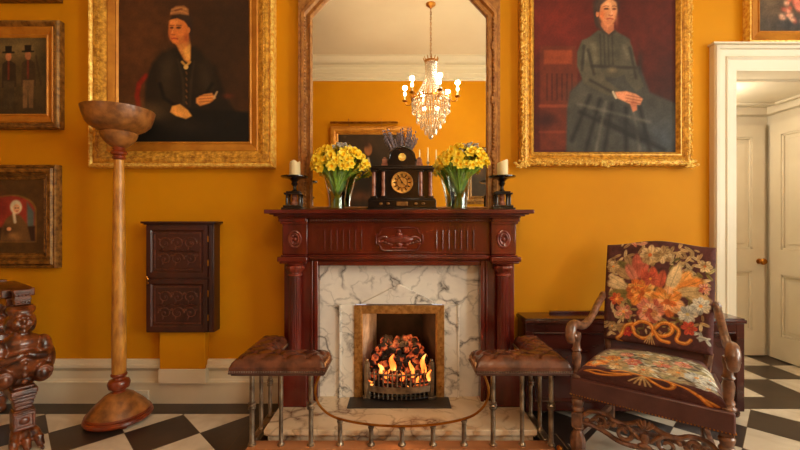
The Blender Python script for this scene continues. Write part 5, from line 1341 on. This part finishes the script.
# ============================================================ CHANDELIER (hangs near the middle of the room; seen in the mirror)
CHX, CHY = .425, -.19; cd = thing('chandelier', 'crystal chandelier with candle bulbs hanging from the ceiling, seen in the mirror', 'chandelier', (CHX, CHY, ZC))
Z_ = lambda py: EYE-(py-225)*5.34/F-ZC
q = MB(); q.lathe([(0,0),(.07,0),(.065,-.02),(.03,-.045),(.012,-.06),(.008,-.075)], n=24); q.build('ceiling_rose', M['brass'], cd)
z = -.07; k_ = 0; q = MB()
while z > Z_(59):
    pts = []
    for i in range(12):
        a_ = i*PI/6; h_ = (.010*cos(a_), 0) if k_ % 2 else (0, .010*cos(a_)); pts.append((h_[0], h_[1], z-.022+.024*sin(a_)))
    q.tube(pts, .0036, 6, closed=True); z -= .036; k_ += 1
q.build('chain', M['brass'], cd)
zt = Z_(60)
q = MB(); q.lathe([(.01,zt+.03),(.045,zt+.02),(.085,zt+.01),(.088,zt-.01),(.075,zt-.015)], n=24)
for k_ in range(12): a_ = k_*PI/6; q.tube([(.086*cos(a_),.086*sin(a_),zt),(.10*cos(a_),.10*sin(a_),zt+.03),(.105*cos(a_),.105*sin(a_),zt+.05)], [.008,.007,.003], 5)
q.build('crown', M['brass'], cd)
def strand(q, p0, p1, sag, step, r):
    p0 = Vector(p0); p1 = Vector(p1); n = max(2, int((p1-p0).length/step))
    for i in range(n+1):
        t = i/n; p = p0.lerp(p1, t); p.x -= 0; rad = Vector((p.x,p.y,0)); 
        if rad.length > 1e-4: p = p-rad.normalized()*sag*sin(PI*t)
        o_ = len(q.v); q.add([p+Vector(v) for v in ((r,0,0),(0,r,0),(-r,0,0),(0,-r,0),(0,0,r*1.2),(0,0,-r*1.2))], [(0,1,4),(1,2,4),(2,3,4),(3,0,4),(1,0,5),(2,1,5),(3,2,5),(0,3,5)])
q = MB()
for k_ in range(26): a_ = k_*2*PI/26; strand(q, (.075*cos(a_),.075*sin(a_),zt-.015), (.25*cos(a_),.25*sin(a_),Z_(99)), .07, .024, .0125)
q.build('crystal_canopy', M['crystal'], cd, smooth=5)
q = MB(); zr = Z_(99); q.tube([(.262*cos(i*PI/20),.262*sin(i*PI/20),zr) for i in range(40)], .010, 8, closed=True); q.tube([(.256*cos(i*PI/20),.256*sin(i*PI/20),zr-.035) for i in range(40)], .006, 6, closed=True)
for k_ in range(28): a_ = k_*PI/14; q.tube([(.262*cos(a_),.262*sin(a_),zr),(.275*cos(a_),.275*sin(a_),zr+.03),(.29*cos(a_),.29*sin(a_),zr+.052)], [.011,.010,.003], 5)
q.build('brass_ring', M['brass'], cd)
tiers = [(.262,Z_(100.5),Z_(106)),(.258,Z_(106),Z_(112)),(.20,Z_(111),Z_(116.5)),(.196,Z_(116),Z_(121.5)),(.14,Z_(121),Z_(127.5)),(.08,Z_(127),Z_(133.5))]
for ti, (r_, z0, z1) in enumerate(tiers):
    q = MB(); nn = max(8, int(r_*2*PI/.034))
    for k_ in range(nn):
        a_ = k_*2*PI/nn; c_, s_ = cos(a_), sin(a_); w_ = .012
        vs = []
        for (dz, w2, d2) in ((z0,.5,.4),(z0*.6+z1*.4,1,.9),(z1*.9+z0*.1,.8,.7),(z1-.012,.05,.05)):
            for (e, g) in ((-1,0),(0,1),(1,0),(0,-1)): vs.append(((r_+g*w_*d2*.6)*c_-e*w_*w2*s_, (r_+g*w_*d2*.6)*s_+e*w_*w2*c_, dz))
        fs = [(j*4+i, j*4+(i+1) % 4, (j+1)*4+(i+1) % 4, (j+1)*4+i) for j in range(3) for i in range(4)]+[(3,2,1,0),(12,13,14,15)]
        q.add(vs, fs)
    q.build('crystal_tier', M['crystal'], cd, smooth=5)
q = MB(); q.ball((0,0,Z_(136)), .035,.035,.04,10); q.build('crystal_drop', M['crystal'], cd, smooth=5)
for k_ in range(6):
    a_ = k_*PI/3+.28; c_, s_ = cos(a_), sin(a_); q = MB(); zz0 = Z_(99)
    q.tube([(.26*c_,.26*s_,zz0),(.30*c_,.30*s_,zz0-.05),(.35*c_,.35*s_,zz0-.04),(.37*c_,.37*s_,zz0+.01)], .008, 8)
    q.lathe([(.008,zz0),(.035,zz0+.012),(.04,zz0+.022),(.016,zz0+.024),(.015,zz0+.03)], (.37*c_,.37*s_,0), 14); q.build('arm', M['brass'], cd)
    q = MB(); q.lathe([(.014,zz0+.026),(.014,zz0+.085)], (.37*c_,.37*s_,0), 12); q.build('candle_tube', M['wax'], cd)
    q = MB(); q.lathe([(.008,zz0+.085),(.020,zz0+.105),(.021,zz0+.12),(.012,zz0+.145),(.002,zz0+.16)], (.37*c_,.37*s_,0), 14); q.build('bulb', M['bulb'], cd)
    L = bpy.data.lights.new('chandelier_light', 'POINT'); L.energy = 13; L.color = (1,.80,.56); L.shadow_soft_size = .03
    lo = bpy.data.objects.new('chandelier_light', L); COL.objects.link(lo); lo.location = (CHX+.37*c_, CHY+.37*s_, ZC+zz0+.2)
for k_ in range(2):
    a_ = k_*3.1; q = MB(); q.ball((.09*cos(a_),.09*sin(a_),Z_(108)), .024,.024,.034,10); q.build('inner_bulb', M['bulb'], cd)

# ============================================================ LIGHT, SKY, CAMERA
def area(nm, loc, rot, sx, sy, e, col):
    L = bpy.data.lights.new(nm, 'AREA'); L.shape = 'RECTANGLE'; L.size = sx; L.size_y = sy; L.energy = e; L.color = col
    o = bpy.data.objects.new(nm, L); COL.objects.link(o); o.location = loc; o.rotation_euler = rot; return o
DAY = (1,.96,.90)
area('daylight', (XR+.15, -.95, 2.05), (0, PI/2, 0), 2.5, 1.15, 170, DAY)
area('daylight', (XR+.15, 1.05, 2.05), (0, PI/2, 0), 2.5, 1.15, 90, DAY)
area('daylight', (3.0, YB-.15, 2.05), (-PI/2, 0, 0), 1.15, 2.5, 330, DAY)
area('daylight', (-3.0, YB-.15, 2.05), (-PI/2, 0, 0), 1.15, 2.5, 190, DAY)
for o in [x for x in bpy.data.objects if x.name.startswith('daylight')]:
    pass
L = bpy.data.lights.new('fire_light', 'POINT'); L.energy = 2.2; L.color = (1,.42,.12); L.shadow_soft_size = .08
o = bpy.data.objects.new('fire_light', L); COL.objects.link(o); o.location = (CX, 2.60, .46)
w = bpy.data.worlds.new('sky'); SC.world = w; w.use_nodes = True; w.node_tree.nodes['Background'].inputs[0].default_value = (.8,.86,1,1); w.node_tree.nodes['Background'].inputs[1].default_value = 1.0
cam = bpy.data.cameras.new('camera'); cam.sensor_width = 36; cam.lens = F*36/800; cam.clip_start = .02
co = bpy.data.objects.new('camera', cam); COL.objects.link(co); co.location = (0,0,EYE); co.rotation_euler = (PI/2,0,0); SC.camera = co
SC.view_settings.view_transform = 'Standard'; SC.view_settings.look = 'None'; SC.view_settings.exposure = 0.26; SC.view_settings.gamma = 1
SC.view_settings.use_curve_mapping = False
